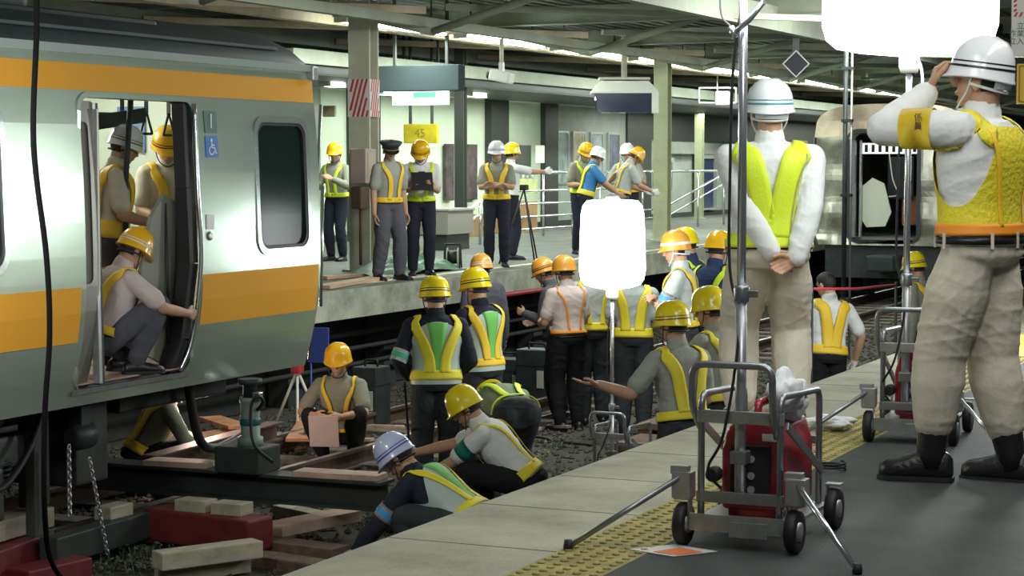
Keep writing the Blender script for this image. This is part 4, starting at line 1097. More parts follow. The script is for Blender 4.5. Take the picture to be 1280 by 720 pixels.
    for i in range(9):
        rg = []
        for k in range(N):
            a = 2*PI*k/N; fr = math.sin(a)
            end = 2.38 if fr < -.2 else (1.95 if fr < .35 else 1.22)
            th = end*i/8
            rg.append(bm.verts.new(hc+hu*.022*L-hf*.008*L+HR@Vector((.079*math.sin(th)*math.cos(a), .098*math.sin(th)*math.sin(a), .099*math.cos(th)))*L))
        rings.append(rg)
    for i in range(8):
        for k in range(N):
            if i == 0 and k > 0: pass
            bm.faces.new((rings[i][k], rings[i][(k+1)%N], rings[i+1][(k+1)%N], rings[i+1][k]))
    bmesh.ops.remove_doubles(bm, verts=bm.verts, dist=.0005)
    finish('hair', bm, hairm, ob, True)
    # ---- trousers
    tm = F[o['trousers']]
    bm = new_bm(); torso(bm, -.13, .07, 1.0, .004)
    bg = o.get('baggy', 1.0)
    for h_, k_, a_ in ((hL, kL, aL), (hRt, kR, aR)):
        end = a_+(k_-a_).normalized()*(o.get('cuff', .02))*L
        seg(bm, h_, k_, .100*L, .078*bg*L, .094*bg*L); seg(bm, k_, end, .078*bg*L, .062*bg*L, .080*bg*L)
    me = remesh(bm, max(vox, .0075), 6); wrinkle(me, .0055*o.get('fold', 1), seed+1)
    me.materials.clear(); link('trousers', me, tm, ob, True)
    # ---- shirt
    sm_ = F[o['shirt']]; SB = o.get('sb', 1.0)
    bm = new_bm(); torso(bm, o.get('hem', .03), .985, 1.0, .010)
    for sh, el, wr in ((shL, eL, wL), (shR, eR, wR)):
        seg(bm, neck-u*.045*L, sh, .060*L, .061*L*SB, .062*L)
        if o.get('sleeve', 'short') == 'short':
            seg(bm, sh, sh.lerp(el, .74), .062*L*SB, .068*L*SB, .066*L*SB)
        else:
            seg(bm, sh, el, .063*L*SB, .058*L*SB, .064*L*SB); seg(bm, el, wr.lerp(el, .06), .058*L*SB, .044*L*SB, .056*L*SB)
    seg(bm, neck-u*.04*L, neck+u*.012*L+(hc-neck)*.12, .077*L, .073*L)
    me = remesh(bm, max(vox, .0075), 5); wrinkle(me, .0045*o.get('fold', 1), seed+7)
    bm = new_bm(); torso(bm, -.05, .985, 1.0, .016, 40)
    for sh, el in ((shL, eL), (shR, eR)):
        seg(bm, neck-u*.045*L, sh, .064*L, .064*L*SB, .066*L, 20); seg(bm, sh, sh.lerp(el, .35), .066*L*SB, .066*L*SB, None, 20)
    mb = remesh(bm, .014, 4)
    bvh = BVHTree.FromPolygons([v.co.copy() for v in mb.vertices], [tuple(q_.vertices) for q_ in mb.polygons]); bpy.data.meshes.remove(mb)
    me.materials.clear(); link('shirt', me, sm_, ob, True)
    def strip(nm, path, width, m, lift=.004, th=.004, n=5, parent=None, W_=4):
        """ribbon following (t, phi) control points on the torso"""
        P = [Vector((a, b, 0)) for a, b in path]; P = smooth_path(P, n) if len(P) > 2 else [P[0].lerp(P[1], i/8) for i in range(9)]
        C = [surf(q_.x, q_.y, 1, .012) for q_ in P]; rows = []
        for i, c in enumerate(C):
            tan = (C[min(i+1, len(C)-1)]-C[max(i-1, 0)]).normalized()
            out = (c-(hip+u*(T*min(.8, P[i].x)))).normalized(); sd = tan.cross(out).normalized()
            row = []
            ww = width(i/(len(C)-1)) if callable(width) else width
            for k in range(W_+1):
                q_ = c+sd*(ww*L*(k/W_-.5)); hit = bvh.find_nearest(q_)
                row.append((hit[0]+hit[1]*lift, hit[1]))
            rows.append(row)
        bm = new_bm(); A = [[bm.verts.new(a) for a, b in row] for row in rows]; B = [[bm.verts.new(a+b*th) for a, b in row] for row in rows]
        for i in range(len(rows)-1):
            for k in range(W_):
                bm.faces.new((A[i][k], A[i][k+1], A[i+1][k+1], A[i+1][k])); bm.faces.new((B[i][k+1], B[i][k], B[i+1][k], B[i+1][k+1]))
            for k in (0, W_): bm.faces.new((A[i][k], A[i+1][k], B[i+1][k], B[i][k]))
        for i in (0, -1):
            for k in range(W_): bm.faces.new((A[i][k], B[i][k], B[i][k+1], A[i][k+1]))
        return finish(nm, bm, m, parent or ob, True)
    def sheet(nm, t0, ttop, m, lift=.012, phis=None, parent=None, n=60, closed=True):
        bm = new_bm(); rows = []; K = 14
        ph = phis or [360*j/n for j in range(n+1)]
        for a in ph:
            row = []
            for k in range(K+1):
                t = t0+(ttop(a)-t0)*k/K; c = surf(t, a, 1, .014); hit = bvh.find_nearest(c)
                row.append(hit[0]+hit[1]*lift)
            rows.append(row)
        A = [[bm.verts.new(a) for a in row] for row in rows]
        for i in range(len(rows)-1):
            for k in range(K): bm.faces.new((A[i][k], A[i+1][k], A[i+1][k+1], A[i][k+1]))
        bmesh.ops.remove_doubles(bm, verts=bm.verts, dist=.0008)
        o_ = finish(nm, bm, m, parent or ob, True); return o_
    vt = o.get('vest')
    if vt:
        kind, vc = vt[0], V[vt[1]]; wd = vt[2] if len(vt) > 2 else .075
        t0 = .12
        ring = [(t0, a) for a in range(0, 361, 20)]
        if kind in ('harness', 'vback', 'silver'):
            if kind == 'silver':
                base = sheet('vest_body', -.02, lambda a: (.52+.40*abs(math.cos(math.radians(a)))**1.2), V['silver'], .002)
                if vt[1] == 'yellow' or True:
                    strip('vest_green_panel', [(.16,180),(.45,180),(.75,180),(.90,180)], lambda q: .03+.14*q, V['vgreen'], .004, parent=base)
            main = strip('vest_band', ring, vt[3] if len(vt) > 3 else .075, vc, .006, n=2)
            a0, a1 = {'vback': (180-8, 180-24), 'silver': (180-14, 180-40), 'harness': (180-18, 180-34)}[kind]
            for s in (1, -1):
                def S(a): return a if s == 1 else 360-a
                strip('vest_strap', [(t0+.03,S(a0)),(.40,S(a0-4)),(.70,S(a1+6)),(.88,S(a1-(6 if kind == 'vback' else 14))),(.955,S(92)),(.90,S(48)),(.7,S(24)),(.4,S(18)),(t0,S(20))], wd, vc, .007, parent=main)
            if o.get('edge'):
                for s in (1, -1):
                    def S(a): return a if s == 1 else 360-a
                    strip('vest_edging', [(t0+.06,S(a0-15)),(.40,S(a0-19)),(.70,S(a1-9)),(.88,S(a1-26))], .008, fabric('edging', (.42,.36,.22)), .011, parent=main)
        elif kind == 'full':
            def top(a):
                c = abs(math.sin(math.radians(a))); 
                return .93-.60*max(0, (c-.45)/.55)**.7 if c > .45 else .93
            body = sheet('vest', .13, top, V['full'], .005, n=96)
            strip('vest_hem', [(.15, a) for a in range(0, 361, 15)], .045, V['orange'], .009, n=2, parent=body)
            for s in (1, -1):
                def S(a): return a if s == 1 else 360-a
                strip('vest_shoulder', [(.86,S(150)),(.93,S(125)),(.96,S(92)),(.92,S(55)),(.86,S(30))], .10, V['full'], .006, parent=body)
                strip('vest_piping', [(.17,S(156)),(.4,S(154)),(.7,S(150)),(.90,S(142))], .02, V['gold'], .009, parent=body)
    if o.get('belt', True):
        bm = new_bm(); rows = []
        for a in range(0, 361, 10):
            rows.append([surf(t, a, 1, ad) for t, ad in ((.045,.015),(.045,.021),(.10,.021),(.10,.015))])
        A = [[bm.verts.new(c) for c in row] for row in rows]
        for i in range(len(rows)-1):
            for k in range(4): bm.faces.new((A[i][k], A[i+1][k], A[i+1][(k+1)%4], A[i][(k+1)%4]))
        b = finish('belt', bm, beltm, ob, True)
        if o.get('loops'):
            for a in (30,75,140,180,220,285,330):
                bm = new_bm(); q_ = surf(.0725, a, 1, .024); d = (q_-(hip+u*(T*.0725))).normalized(); obox(bm, q_-u*.03*L, q_+u*.03*L, .013, .006, up=d); finish('belt_loop', bm, tm, b)
    # ---- helmet / cap
    hm = o.get('helmet')
    if hm == 'cap': cap_hat(ob, hc, HR)
    elif hm: helmet(ob, hc, HR, HM[hm[0]], mat('stripe_'+hm[1], {'black':(.01,.01,.012),'teal':(.05,.25,.30),'blue':(.04,.06,.35),'brown':(.15,.07,.05),'white':(.75,.75,.75),'green':(.04,.3,.15)}[hm[1]], .4) if hm[1] else None, L, hm[2] if len(hm) > 2 else False, hm[3] if len(hm) > 3 else True)
    # ---- armbands: (side, position along upper arm, colour1, colour2)
    for side, k0, k1, c1, c2 in o.get('armbands', ()):
        sh, el = (shL, eL) if side == 'l' else (shR, eR)
        rad = .0705*L*SB if o.get('sleeve', 'short') == 'short' or k1 < .75 else .0665*L*SB
        bm = new_bm(); tube(bm, [sh.lerp(el, k0), sh.lerp(el, (k0+k1)/2), sh.lerp(el, k1)], [rad, rad*.985, rad*.97], 22, cap=False)
        bmesh.ops.solidify(bm, geom=list(bm.faces), thickness=.003)
        b = finish('armband', bm, mat('band_'+c1, BC[c1], .55), ob, True)
        if c2:
            bm = new_bm(); ks = k0+(k1-k0)*.30; ke = k0+(k1-k0)*.72
            tube(bm, [sh.lerp(el, ks), sh.lerp(el, ke)], rad*1.02, 22, cap=False); finish('armband_stripe', bm, mat('band_'+c2, BC[c2], .55), b, True)
    # ---- shoes
    bt = o.get('boot', 0)
    for a_, k_, fy, fp in ((aL, kL, p['lfy'], p['lfp']), (aR, kR, p['rfy'], p['rfp'])): shoe(a_, fy, fp, L, bt, None, ob, k_)
    for gb in gbs:
        me = remesh(gb, max(.0045, vox*.7), 1); me.materials.clear(); link('glove', me, glovem, ob, True)
    info = dict(ob=ob, hc=hc, neck=neck, wL=wL, wR=wR, eL=eL, eR=eR, surf=surf, u=u, r=r, f=f, HR=HR, hip=hip, aL=aL, aR=aR, T=T, L=L, strip=strip, kL=kL, kR=kR, hL=hL, hR=hRt, shL=shL)
    PEOPLE.append((label, info))
    return info
BC = {'yellow':(.82,.62,.03),'white':(.78,.80,.80),'green':(.05,.45,.22),'blue':(.06,.28,.62),'teal':(.05,.38,.30)}
def crouch(lean=35, hz=.30, **k):
    d = dict(hip=(0,-.16,hz), lean=lean, lf=(-.14,.05,.08), rf=(.14,.02,.08), lk=(-.35,1,.6), rk=(.35,1,.6), lh=(-.18,.38,.40), rh=(.18,.38,.38), le=(-.6,-.4,-.3), re=(.6,-.4,-.3))
    d.update(k); return d
G = GZ
def P_(px, dep, z): 
    q = atd(px, dep, z+1.2); return Vector((q.x, q.y, z))
# --- A: man with hands clasped behind his back
A = person('man in white shirt and beige trousers seen from behind, hands clasped behind his back', P_(962,10.6,0), -2,
    dict(hip=(0,0,.885), tl=1.085, bulk=1.17, lean=1, lh=(.03,-.185,.83), rh=(.12,-.20,.86), le=(-1,-.25,0), re=(1,-.25,0), ld=(.85,-.2,-.25), rd=(-.75,-.2,-.35), ln=(0,1,.2), rn=(.1,-1,.1), lf=(-.15,.02,.08), rf=(.14,.0,.08), hp=-3, curl=.5),
    dict(shirt='white', sleeve='long', trousers='beige', vest=('vback','lime',.125,.07), edge=True, helmet=('white','teal',True), belt=True, loops=True, baggy=1.28, fold=1.0, sb=1.12), H=1.80, vox=.0055, seed=3)
# --- B: man on the right shading his eyes
B = person('man with yellow vest and black boots at the right, hand raised to his face', P_(1226,8.5,0), 50,
    dict(hip=(0,0,1.0), tl=.985, bulk=1.15, lean=0, lh=(-.08,.21,1.665), rh=(.20,.02,.95), le=(-.9,1,-.55), re=(.6,-.8,0), ld=(.35,-.15,.9), ln=(.5,-.9,.1), lf=(-.10,.17,.08), rf=(.13,-.10,.08), lk=(0,1,0), rk=(0,1,0), lfy=20, rfy=8, hy=10, hp=-8, lc=.7, shl=.03),
    dict(shirt='white', sleeve='long', trousers='beige', vest=('full','yellow'), helmet=('white','black',True), belt=True, loops=True, baggy=1.30, cuff=.15, boot=.20, sb=1.12, armbands=(('l',.30,.72,'yellow',None),), fold=1.0), H=1.86, vox=.0055, seed=4)
# --- track crew
person('crouching worker in beige shirt and yellow helmet holding a sheet of paper', P_(424,17.6,G), 172, crouch(18, .27, hp=10, lh=(-.10,.36,.46), rh=(.16,.30,.46), ln=(1,0,-.3), rn=(-1,0,-.3)),
    dict(shirt='olive', trousers='black', vest=('harness','gold',.04,.03), helmet=('amber',None)), H=1.72, seed=11)
person('standing worker in dark jacket seen from behind, green striped vest, left of his twin', P_(545,15.7,G), 8, dict(lh=(-.20,.14,.96), rh=(.17,.2,.96), le=(-.7,-1,0), re=(.7,-1,0), bulk=1.08, hp=10, lf=(-.11,0,.08), rf=(.12,.05,.08)),
    dict(shirt='navy', sleeve='long', trousers='charcoal', vest=('silver','yellow',.085,.075), helmet=('yellow','black'), belt=False, armbands=(('l',.72,1.05,'white','green'),), baggy=1.1), H=1.72, vox=.007, seed=12)
person('standing worker in dark jacket turned left, white and green armband, right of his twin', P_(603,16.6,G), 42, dict(lh=(-.14,.24,.94), rh=(.15,.26,.95), bulk=1.06, le=(-.6,-1,0), re=(1,-.5,0), hp=10, hy=10),
    dict(shirt='navy', sleeve='long', trousers='charcoal', vest=('silver','gold',.07,.065), helmet=('yellow','black'), belt=False, armbands=(('l',.62,.98,'white','green'),), baggy=1.1), H=1.74, vox=.007, seed=13)
person('crouching worker in white short-sleeved shirt and yellow helmet reaching left', P_(634,14.0,G), 80, crouch(42, .42, hp=30, hy=4, lh=(-.10,.60,.42), rh=(.16,.78,.55), le=(-.5,-.4,-.8), re=(.6,-.4,-.8), lf=(-.12,.24,.08), rf=(.14,.15,.08), ln=(1,0,-.2)),
    dict(shirt='white', trousers='black', vest=('harness','yellow',.035,.075), helmet=('yellow',None), armbands=(('l',.38,.70,'teal',None),)), H=1.74, vox=.006, seed=14)
person('worker in dark jacket and pale blue striped helmet crouching at the platform edge', P_(574,12.4,G), 62, crouch(58, .40, hip=(0,-.12,.42), hp=38, hy=12, lh=(-.28,.62,.18), rh=(.15,.62,.3), le=(-.8,-.2,-.4), lf=(-.12,.15,.08), rf=(.14,.05,.08)),
    dict(shirt='navy', sleeve='long', trousers='charcoal', vest=('silver','yellow',.05,.06), helmet=('bluewhite','blue'), belt=False, armbands=(('l',.62,.92,'white','blue'),)), H=1.72, vox=.006, seed=15)
person('worker in green striped jacket bending over behind the white-shirted crouching worker', P_(642,15.3,G), 18, dict(hip=(0,-.1,.74), lean=80, hp=95, lh=(-.15,.62,.35), rh=(.15,.6,.3), lf=(-.13,.1,.08), rf=(.13,0,.08)),
    dict(shirt='green', sleeve='long', trousers='charcoal', vest=('harness','lime',.05,.05), helmet=('yellow',None), belt=False), H=1.72, seed=16)
person('worker in orange helmet and dark clothes, leftmost of the group behind the upright lamp', P_(700,20.6,G), 70, dict(lean=12, hp=20, lh=(-.1,.35,1.1), rh=(.15,.3,1.0)),
    dict(shirt='slate', sleeve='long', trousers='black', helmet=('orange','black'), belt=False), H=1.66, seed=17)
person('worker in pinkish white shirt standing left of the glowing upright lamp', P_(711,19.8,G), 30, dict(lean=4, hp=12, lh=(-.15,.3,1.05), rh=(.14,.3,1.0)),
    dict(shirt='pink', trousers='black', vest=('harness','orange',.02,.03), helmet=('orange',None)), H=1.70, seed=18)
person('worker in grey shirt with yellow belt band partly hidden behind the upright lamp', P_(742,20.2,G), 10, dict(lean=3, hp=5, lh=(-.2,.2,1.0), rh=(.2,.2,1.0)),
    dict(shirt='lgrey', trousers='charcoal', vest=('harness','yellow',.05,.08), helmet=('orange','white'), baggy=1.15), H=1.74, seed=19)
person('worker in grey shirt and broad yellow vest straps right of the upright lamp', P_(792,19.6,G), -8, dict(lean=3, hp=8, lh=(-.16,.25,1.0), rh=(.16,.25,1.0)),
    dict(shirt='lgrey', trousers='charcoal', vest=('harness','yellow',.10,.09), helmet=('yellow',None), baggy=1.15), H=1.72, seed=20)
STEP = G+.33
person('worker with crossed arms in grey shirt, orange helmet with white stripe, facing left', P_(853,16.6,STEP), 78, dict(lean=2, hp=6, lh=(.02,.25,1.17), rh=(-.02,.23,1.2), le=(-1,-.3,-.6), re=(1,-.3,-.6), ld=(.8,.1,.1), rd=(-.8,.1,.2)),
    dict(shirt='lgrey', trousers='charcoal', vest=('harness','gold',.045,.05), helmet=('orange','white',True,False), armbands=(('l',.5,.85,'white','blue'),)), H=1.72, vox=.007, seed=21)
person('worker in dark blue jacket and yellow helmet behind the man with crossed arms', P_(868,18.2,STEP), 60, dict(lean=4, hp=14),
    dict(shirt='dblue', sleeve='long', trousers='navy', vest=('harness','lime',.05,.06), helmet=('yellow',None)), H=1.70, seed=22)
person('worker in dark blue jacket and amber helmet half hidden by the standing white shirt', P_(890,17.2,STEP), -40, dict(lean=4, hp=14),
    dict(shirt='dblue', sleeve='long', trousers='navy', vest=('harness','lime',.05,.06), helmet=('amber',None)), H=1.70, seed=23)
person('worker in grey shirt and brown-striped yellow helmet leaning on the platform edge, pointing', P_(856,13.2,G), 28, dict(lean=10, hp=6, hy=18, lh=(-.46,.32,1.18), rh=(.15,.3,.95), le=(-.5,-.5,-1), ld=(-1,.5,.1), ln=(.3,0,1), lc=.15),
    dict(shirt='grey', trousers='charcoal', vest=('harness','yellow',.085,.06), helmet=('yellow','brown')), H=1.70, vox=.006, seed=24)
person('worker in grey shirt, yellow helmet and white gloves beside the pointing worker', P_(902,14.1,G), 50, dict(lean=6, hp=8, hy=15, lh=(-.08,.42,1.27), rh=(.12,.38,1.1), le=(-.7,-.5,-.8)),
    dict(shirt='grey', trousers='charcoal', vest=('harness','yellow',.06,.05), helmet=('yellow',None), gloves=True), H=1.74, vox=.006, seed=25)
person('bare-headed worker in pale vest leaning on the platform edge with white gloves', P_(1034,18.0,G), 12, dict(lean=6, side=5, hp=14, hy=30, lh=(-.24,.14,.80), rh=(.33,.16,.84), re=(1,-.5,0)),
    dict(shirt='white', trousers='black', vest=('vback','gold',.10,.08), gloves=True, belt=False), H=1.68, vox=.007, seed=26)
person('worker in yellow helmet and lime vest standing behind the farther light cart', P_(1154,20.6,G), 55, dict(lean=6, hp=10),
    dict(shirt='olive', sleeve='long', trousers='navy', vest=('harness','gold',.07,.07), helmet=('yellow','black')), H=1.70, seed=27)
person('worker whose orange helmet shows just below the far platform edge', P_(606,21.0,G), 20, dict(lean=6, hp=12),
    dict(shirt='slate', sleeve='long', trousers='navy', helmet=('orange','white')), H=1.66, seed=28)
person('worker in yellow jacket and dark helmet crouching under the train', P_(196,15.8,G), -70, crouch(30, .34, hp=25), dict(shirt='olive', sleeve='long', trousers='black', vest=('harness','gold',.09,.08), helmet=('white',None)), H=1.66, seed=29)
# --- inside the carriage
person('worker in white helmet inside the open carriage door', P_(136,13.6,0), -75, dict(lean=6, hp=18, lh=(-.2,.3,.95), rh=(.15,.3,.95)),
    dict(shirt='beige', trousers='slate', vest=('harness','gold',.12,.12), helmet=('white','brown')), H=1.60, seed=31)
person('worker in amber helmet with black stripe inside the carriage, looking down', P_(205,14.6,0), 215, dict(lean=6, hp=26, hy=-20, lh=(-.15,.3,.95), rh=(.15,.3,.95)),
    dict(shirt='beige', trousers='slate', vest=('harness','gold',.08,.08), helmet=('amber','black')), H=1.62, seed=32)
person('worker in reflective clothes crouching on the carriage floor behind the seat panel', P_(150,13.0,0), -50, crouch(20, .22, hp=30), dict(shirt='pink', trousers='slate', vest=('harness','gold',.07,.06), helmet=('amber','white')), H=1.62, seed=33)
# --- far platform
person('man in yellow helmet and lime vest on the far platform beside the train end', P_(421,28.0,0), 150, dict(hy=20, hp=6, lh=(-.14,.3,1.15), rh=(.14,.3,1.1)),
    dict(shirt='olive', sleeve='long', trousers='navy', vest=('harness','lime',.05,.06), helmet=('amber',None)), H=1.62, seed=41)
pn2 = person('man in dark peaked cap, yellow harness vest and grey trousers on the far platform', P_(485,23.4,0), -140, dict(lean=3, hp=18, hy=-25, lh=(-.24,.03,.76), rh=(.24,.05,.76), lf=(-.12,.06,.08), rf=(.14,-.02,.08)),
    dict(shirt='grey', trousers='slate', vest=('harness','gold',.055,.06), helmet='cap', baggy=1.15), H=1.64, seed=42)
pn3 = person('man in white shirt and amber helmet writing on a dark clipboard', P_(526,24.4,0), -172, dict(lean=5, hp=32, hy=-10, lh=(-.10,.30,1.08), rh=(.14,.28,1.05), ln=(.4,.2,1), rn=(-.4,0,1)),
    dict(shirt='white', trousers='navy', vest=('harness','lime',.05,.06), helmet=('amber','black')), H=1.64, seed=43)
person('man in white helmet with crossed arms and yellow vest on the far platform', P_(621,26.4,0), 178, dict(lh=(.02,.24,1.10), rh=(-.02,.26,1.07), le=(-1,-.2,-.5), re=(1,-.2,-.5), ld=(.9,.1,.1), rd=(-.9,.1,.1), hp=5),
    dict(shirt='olive', trousers='navy', vest=('harness','gold',.07,.07), helmet=('white','blue')), H=1.62, seed=44)
person('man in lime helmet standing right behind the man with crossed arms, pointing right', P_(636,28.4,0), -60, dict(rh=(.1,.55,1.25), rd=(0,1,0), re=(.5,-.3,-1)),
    dict(shirt='white', trousers='navy', helmet=('yellow',None), gloves=True), H=1.62, seed=45)
person('man in yellow helmet and lime vest behind the worker in blue, looking down', P_(727,30.2,0), -150, dict(lean=5, hp=24, lh=(-.15,.28,1.05), rh=(.15,.28,1.05)),
    dict(shirt='olive', trousers='navy', vest=('harness','lime',.05,.06), helmet=('amber','black')), H=1.66, seed=46)
person('worker in bright blue shirt and white helmet above the glowing upright lamp', P_(740,29.6,0), -85, dict(lean=14, hip=(0,-.1,.88), hp=18, lh=(-.15,.4,.9), rh=(.15,.4,.9)),
    dict(shirt='blue', trousers='navy', vest=('harness','yellow',.08,.08), helmet=('white',None)), H=1.58, seed=47)
person('man in white helmet standing behind the worker with the amber helmet', P_(785,31.6,0), 160, dict(lh=(-.15,.25,1.2), rh=(.15,.25,1.2)),
    dict(shirt='grey', trousers='navy', vest=('harness','gold',.05,.05), helmet=('white',None)), H=1.64, seed=48)
person('worker in grey shirt and amber helmet bending right above the upright lamp', P_(776,30.0,0), -75, dict(lean=16, hp=38, lh=(-.1,.42,.95), rh=(.15,.45,.95)),
    dict(shirt='lgrey', trousers='slate', vest=('harness','gold',.04,.04), helmet=('amber','white'), gloves=True), H=1.64, seed=49)
# ================= LIGHT CARTS, TRACK GEAR =================
genred = mat('generator_red', (.30,.012,.025), .35, coat=.3, var=.1, vscale=3)
def glow(k): return mat('balloon_glow_%d' % k, (1,1,1), .5, emit=(.93,1,.98), estr=k)
woodp = mat('timber_pale', (.42,.38,.28), .75, var=.35, vscale=7, stretch=(1,.15,1), bump=.2)
woodd = mat('timber_brown', (.16,.10,.07), .8, var=.5, vscale=9, bump=.4)
redst = mat('red_steel', (.16,.02,.02), .55, var=.4, vscale=5)
def light_cart(loc, rz, label, mast, bal, sc=1.0, mx=.20, gen=True, outr=True, tubem=None, glow_k=8):
    tm = tubem or mat('cart_tube', (.30,.31,.33), .35, metal=.75, var=.15, vscale=10)
    t = empty('light_tower_cart', loc, label, 'cart', rz=rz); t.scale = (sc,)*3
    def tb(name, pts, r=.0125, m=None, par=None, rr=.05):
        bm = new_bm(); tube(bm, round_path(pts, rr), r, 10); return finish(name, bm, m or tm, par or t)
    tb('handle', [(.04,.06,.42),(.04,-.03,.50),(.04,-.035,.655),(.335,-.035,.655),(.335,-.03,.50),(.345,.0,.40)], .013)
    for x in (.065, .355):
        tb('side_frame', [(x,0,.09),(x,0,.545),(x,.50,.525),(x,.50,.08)], .0125)
        bm = new_bm(); obox(bm, (x+(.012 if x > .2 else -.012),.04,.44), (x+(.012 if x > .2 else -.012),.5,.22), .012, .03, bev=.002); finish('brace', bm, tm, t)
    bm = new_bm(); box(bm, (.05,-.012,.445), (.37,.006,.49), bev=.003); finish('front_plate', bm, galv, t)
    bm = new_bm(); box(bm, (.05,-.012,.16), (.37,.012,.20), bev=.003); finish('cross_bar', bm, tm, t)
    bm = new_bm(); box(bm, (.065,.488,.32), (.355,.512,.35), bev=.003); finish('cross_bar', bm, tm, t)
    bm = new_bm(); box(bm, (.03,-.02,.085), (.39,.53,.097)); box(bm, (.03,-.03,.06), (.39,-.015,.12)); box(bm, (.18,-.034,.045), (.32,-.028,.10), bev=.002); finish('base_tray', bm, galv, t)
    for x in (.0,.41):
        for y in (0,.52):
            bm = new_bm(); s = .0
            lathe(bm, ((.03,-.014),(.045,-.02),(.070,-.021),(.077,-.014),(.077,.014),(.070,.021),(.045,.02),(.03,.014)), (x,y,.077), 24, 0, 'X')
            w = finish('wheel', bm, blackrub, t)
            bm = new_bm(); lathe(bm, ((.010,-.026),(.034,-.022),(.034,.022),(.010,.026)), (x,y,.077), 16, 0, 'X'); finish('hub', bm, galv, w)
            bm = new_bm(); sg = 1 if x < .2 else -1
            box(bm, (x+.024*sg-.003, y-.02, .06), (x+.024*sg+.003, y+.02, .17)); box(bm, (x-.03,y-.025,.165), (x+.03,y+.025,.172)); finish('fork', bm, galv, w)
    if outr:
        for s, x0, tip in ((-1, .0, (-.335,-.27,.012)), (1, .42, (.70,-.255,.012))):
            bm = new_bm(); box(bm, (x0-.035,-.035,.17), (x0+.035,.03,.265), bev=.004); box(bm, (x0-.045,-.02,.255),(x0+.02,.02,.285), bev=.003); h = finish('outrigger_bracket', bm, galv, t)
            tb('outrigger', [(x0,-.02,.25), tip], .0105, chrome if s > 0 else tm, h)
            bm = new_bm(); lathe(bm, ((.016,-.012),(.018,.0),(.014,.025)), tip, 12); finish('rubber_foot', bm, blackrub, h)
    z0, z1, z2 = .17, mast*.42, mast
    tb('mast', [(mx,.03,z0),(mx,.03,z1)], .020, galv); m2 = tb('mast_inner_tube', [(mx,.03,z1-.02),(mx,.03,z2)], .016, mat('mast_bright', (.66,.68,.74), .25, metal=.8))
    bm = new_bm(); lathe(bm, ((.026,-.03),(.028,-.02),(.028,.02),(.024,.03)), (mx,.03,z1), 14); box(bm, (mx+.02,.02,z1-.012),(mx+.06,.04,z1+.012), bev=.003); finish('mast_collar', bm, tm, t)
    bm = new_bm(); box(bm, (mx-.03,-.0,.30),(mx+.03,.06,.345), bev=.004); finish('mast_clamp', bm, tm, t)
    # balloon lamp
    bw, bh, topf = bal
    prof = [(.05,-.02),(bw*.30,.0),(bw*.42,.02),(bw*.475,.06),(bw*.5,.13),(bw*.5*(1-.3*(1-topf)),bh*.5),(bw*.5*topf,bh-.12),(bw*.47*topf,bh-.05),(bw*.40*topf,bh-.01),(.05,bh)]
    bm = new_bm(); lathe(bm, prof, (mx,.03,z2/1.0), 40); b = finish('balloon_lamp', bm, glow(glow_k), t)
    bm = new_bm(); lathe(bm, ((.04,-.10),(.05,-.07),(.05,-.01),(.07,.0)), (mx,.03,z2), 16); finish('lamp_socket', bm, whitepl, b)
    bm = new_bm(); lathe(bm, ((.06,0),(.05,.03),(.01,.05)), (mx,.03,z2+bh), 16); finish('top_cap', bm, greypl, b)
    # power cable along the mast
    tb('power_cable', smooth_path([(mx+.02,.045,z2-.08),(mx-.04,.05,z2*.8),(mx-.055,.06,z2*.6),(mx-.05,.05,z2*.46),(mx-.005,.02,z2*.36),(mx-.04,-.03,.42),(mx-.11,.0,.28),(mx-.09,.08,.2)], 6), .0055, blackrub, rr=.01)
    if gen:
        g = empty('generator', (0,0,0), 'x', 'x'); del g['label']; del g['category']; g.parent = t
        bm = new_bm(); sec = [(.105,.12),(.105,.34),(.13,.42),(.18,.455),(.27,.455),(.315,.42),(.34,.34),(.34,.12)]
        prism(bm, sec, lambda u,v,w: Vector((u,.10+w,v)), .38)
        bmesh.ops.bevel(bm, geom=list(bm.edges), offset=.018, segments=3, affect='EDGES', profile=.5, clamp_overlap=True)
        finish('generator_housing', bm, genred, g, False)
        bm = new_bm(); box(bm, (.145,.085,.15), (.29,.10,.36), bev=.006); gp = finish('control_panel', bm, blackrub, g)
        bm = new_bm()
        for zz in (.2,.25,.31):
            for xx in (.18,.225): lathe(bm, ((.014,-.008),(.012,.0)), (xx,.085,zz), 12, 0, 'Y')
        finish('outlets', bm, greypl, gp)
        bm = new_bm(); tube(bm, round_path([(.22,.16,.44),(.22,.17,.50),(.22,.40,.50),(.22,.41,.44)], .03), .016, 10); finish('carry_handle', bm, genred, g)
        bm = new_bm(); box(bm, (.13,.11,.097), (.32,.47,.13), bev=.004); finish('generator_feet', bm, mat('dark_red', (.20,.015,.02), .5), g)
        bm = new_bm(); box(bm, (.26,.095,.375), (.32,.10,.40)); finish('rating_plate', bm, whitem, g)
        bm = new_bm(); lathe(bm, ((.02,-.03),(.028,-.02),(.028,.02),(.02,.03)), (.09,.07,.25), 12, 0, 'Y'); finish('cable_plug', bm, blackrub, g)
    return t
c1 = light_cart((-2.36,6.72,0), 0, 'steel frame cart with red generator and outriggers standing in the foreground', 2.15, (.8,.7,.95), glow_k=5)
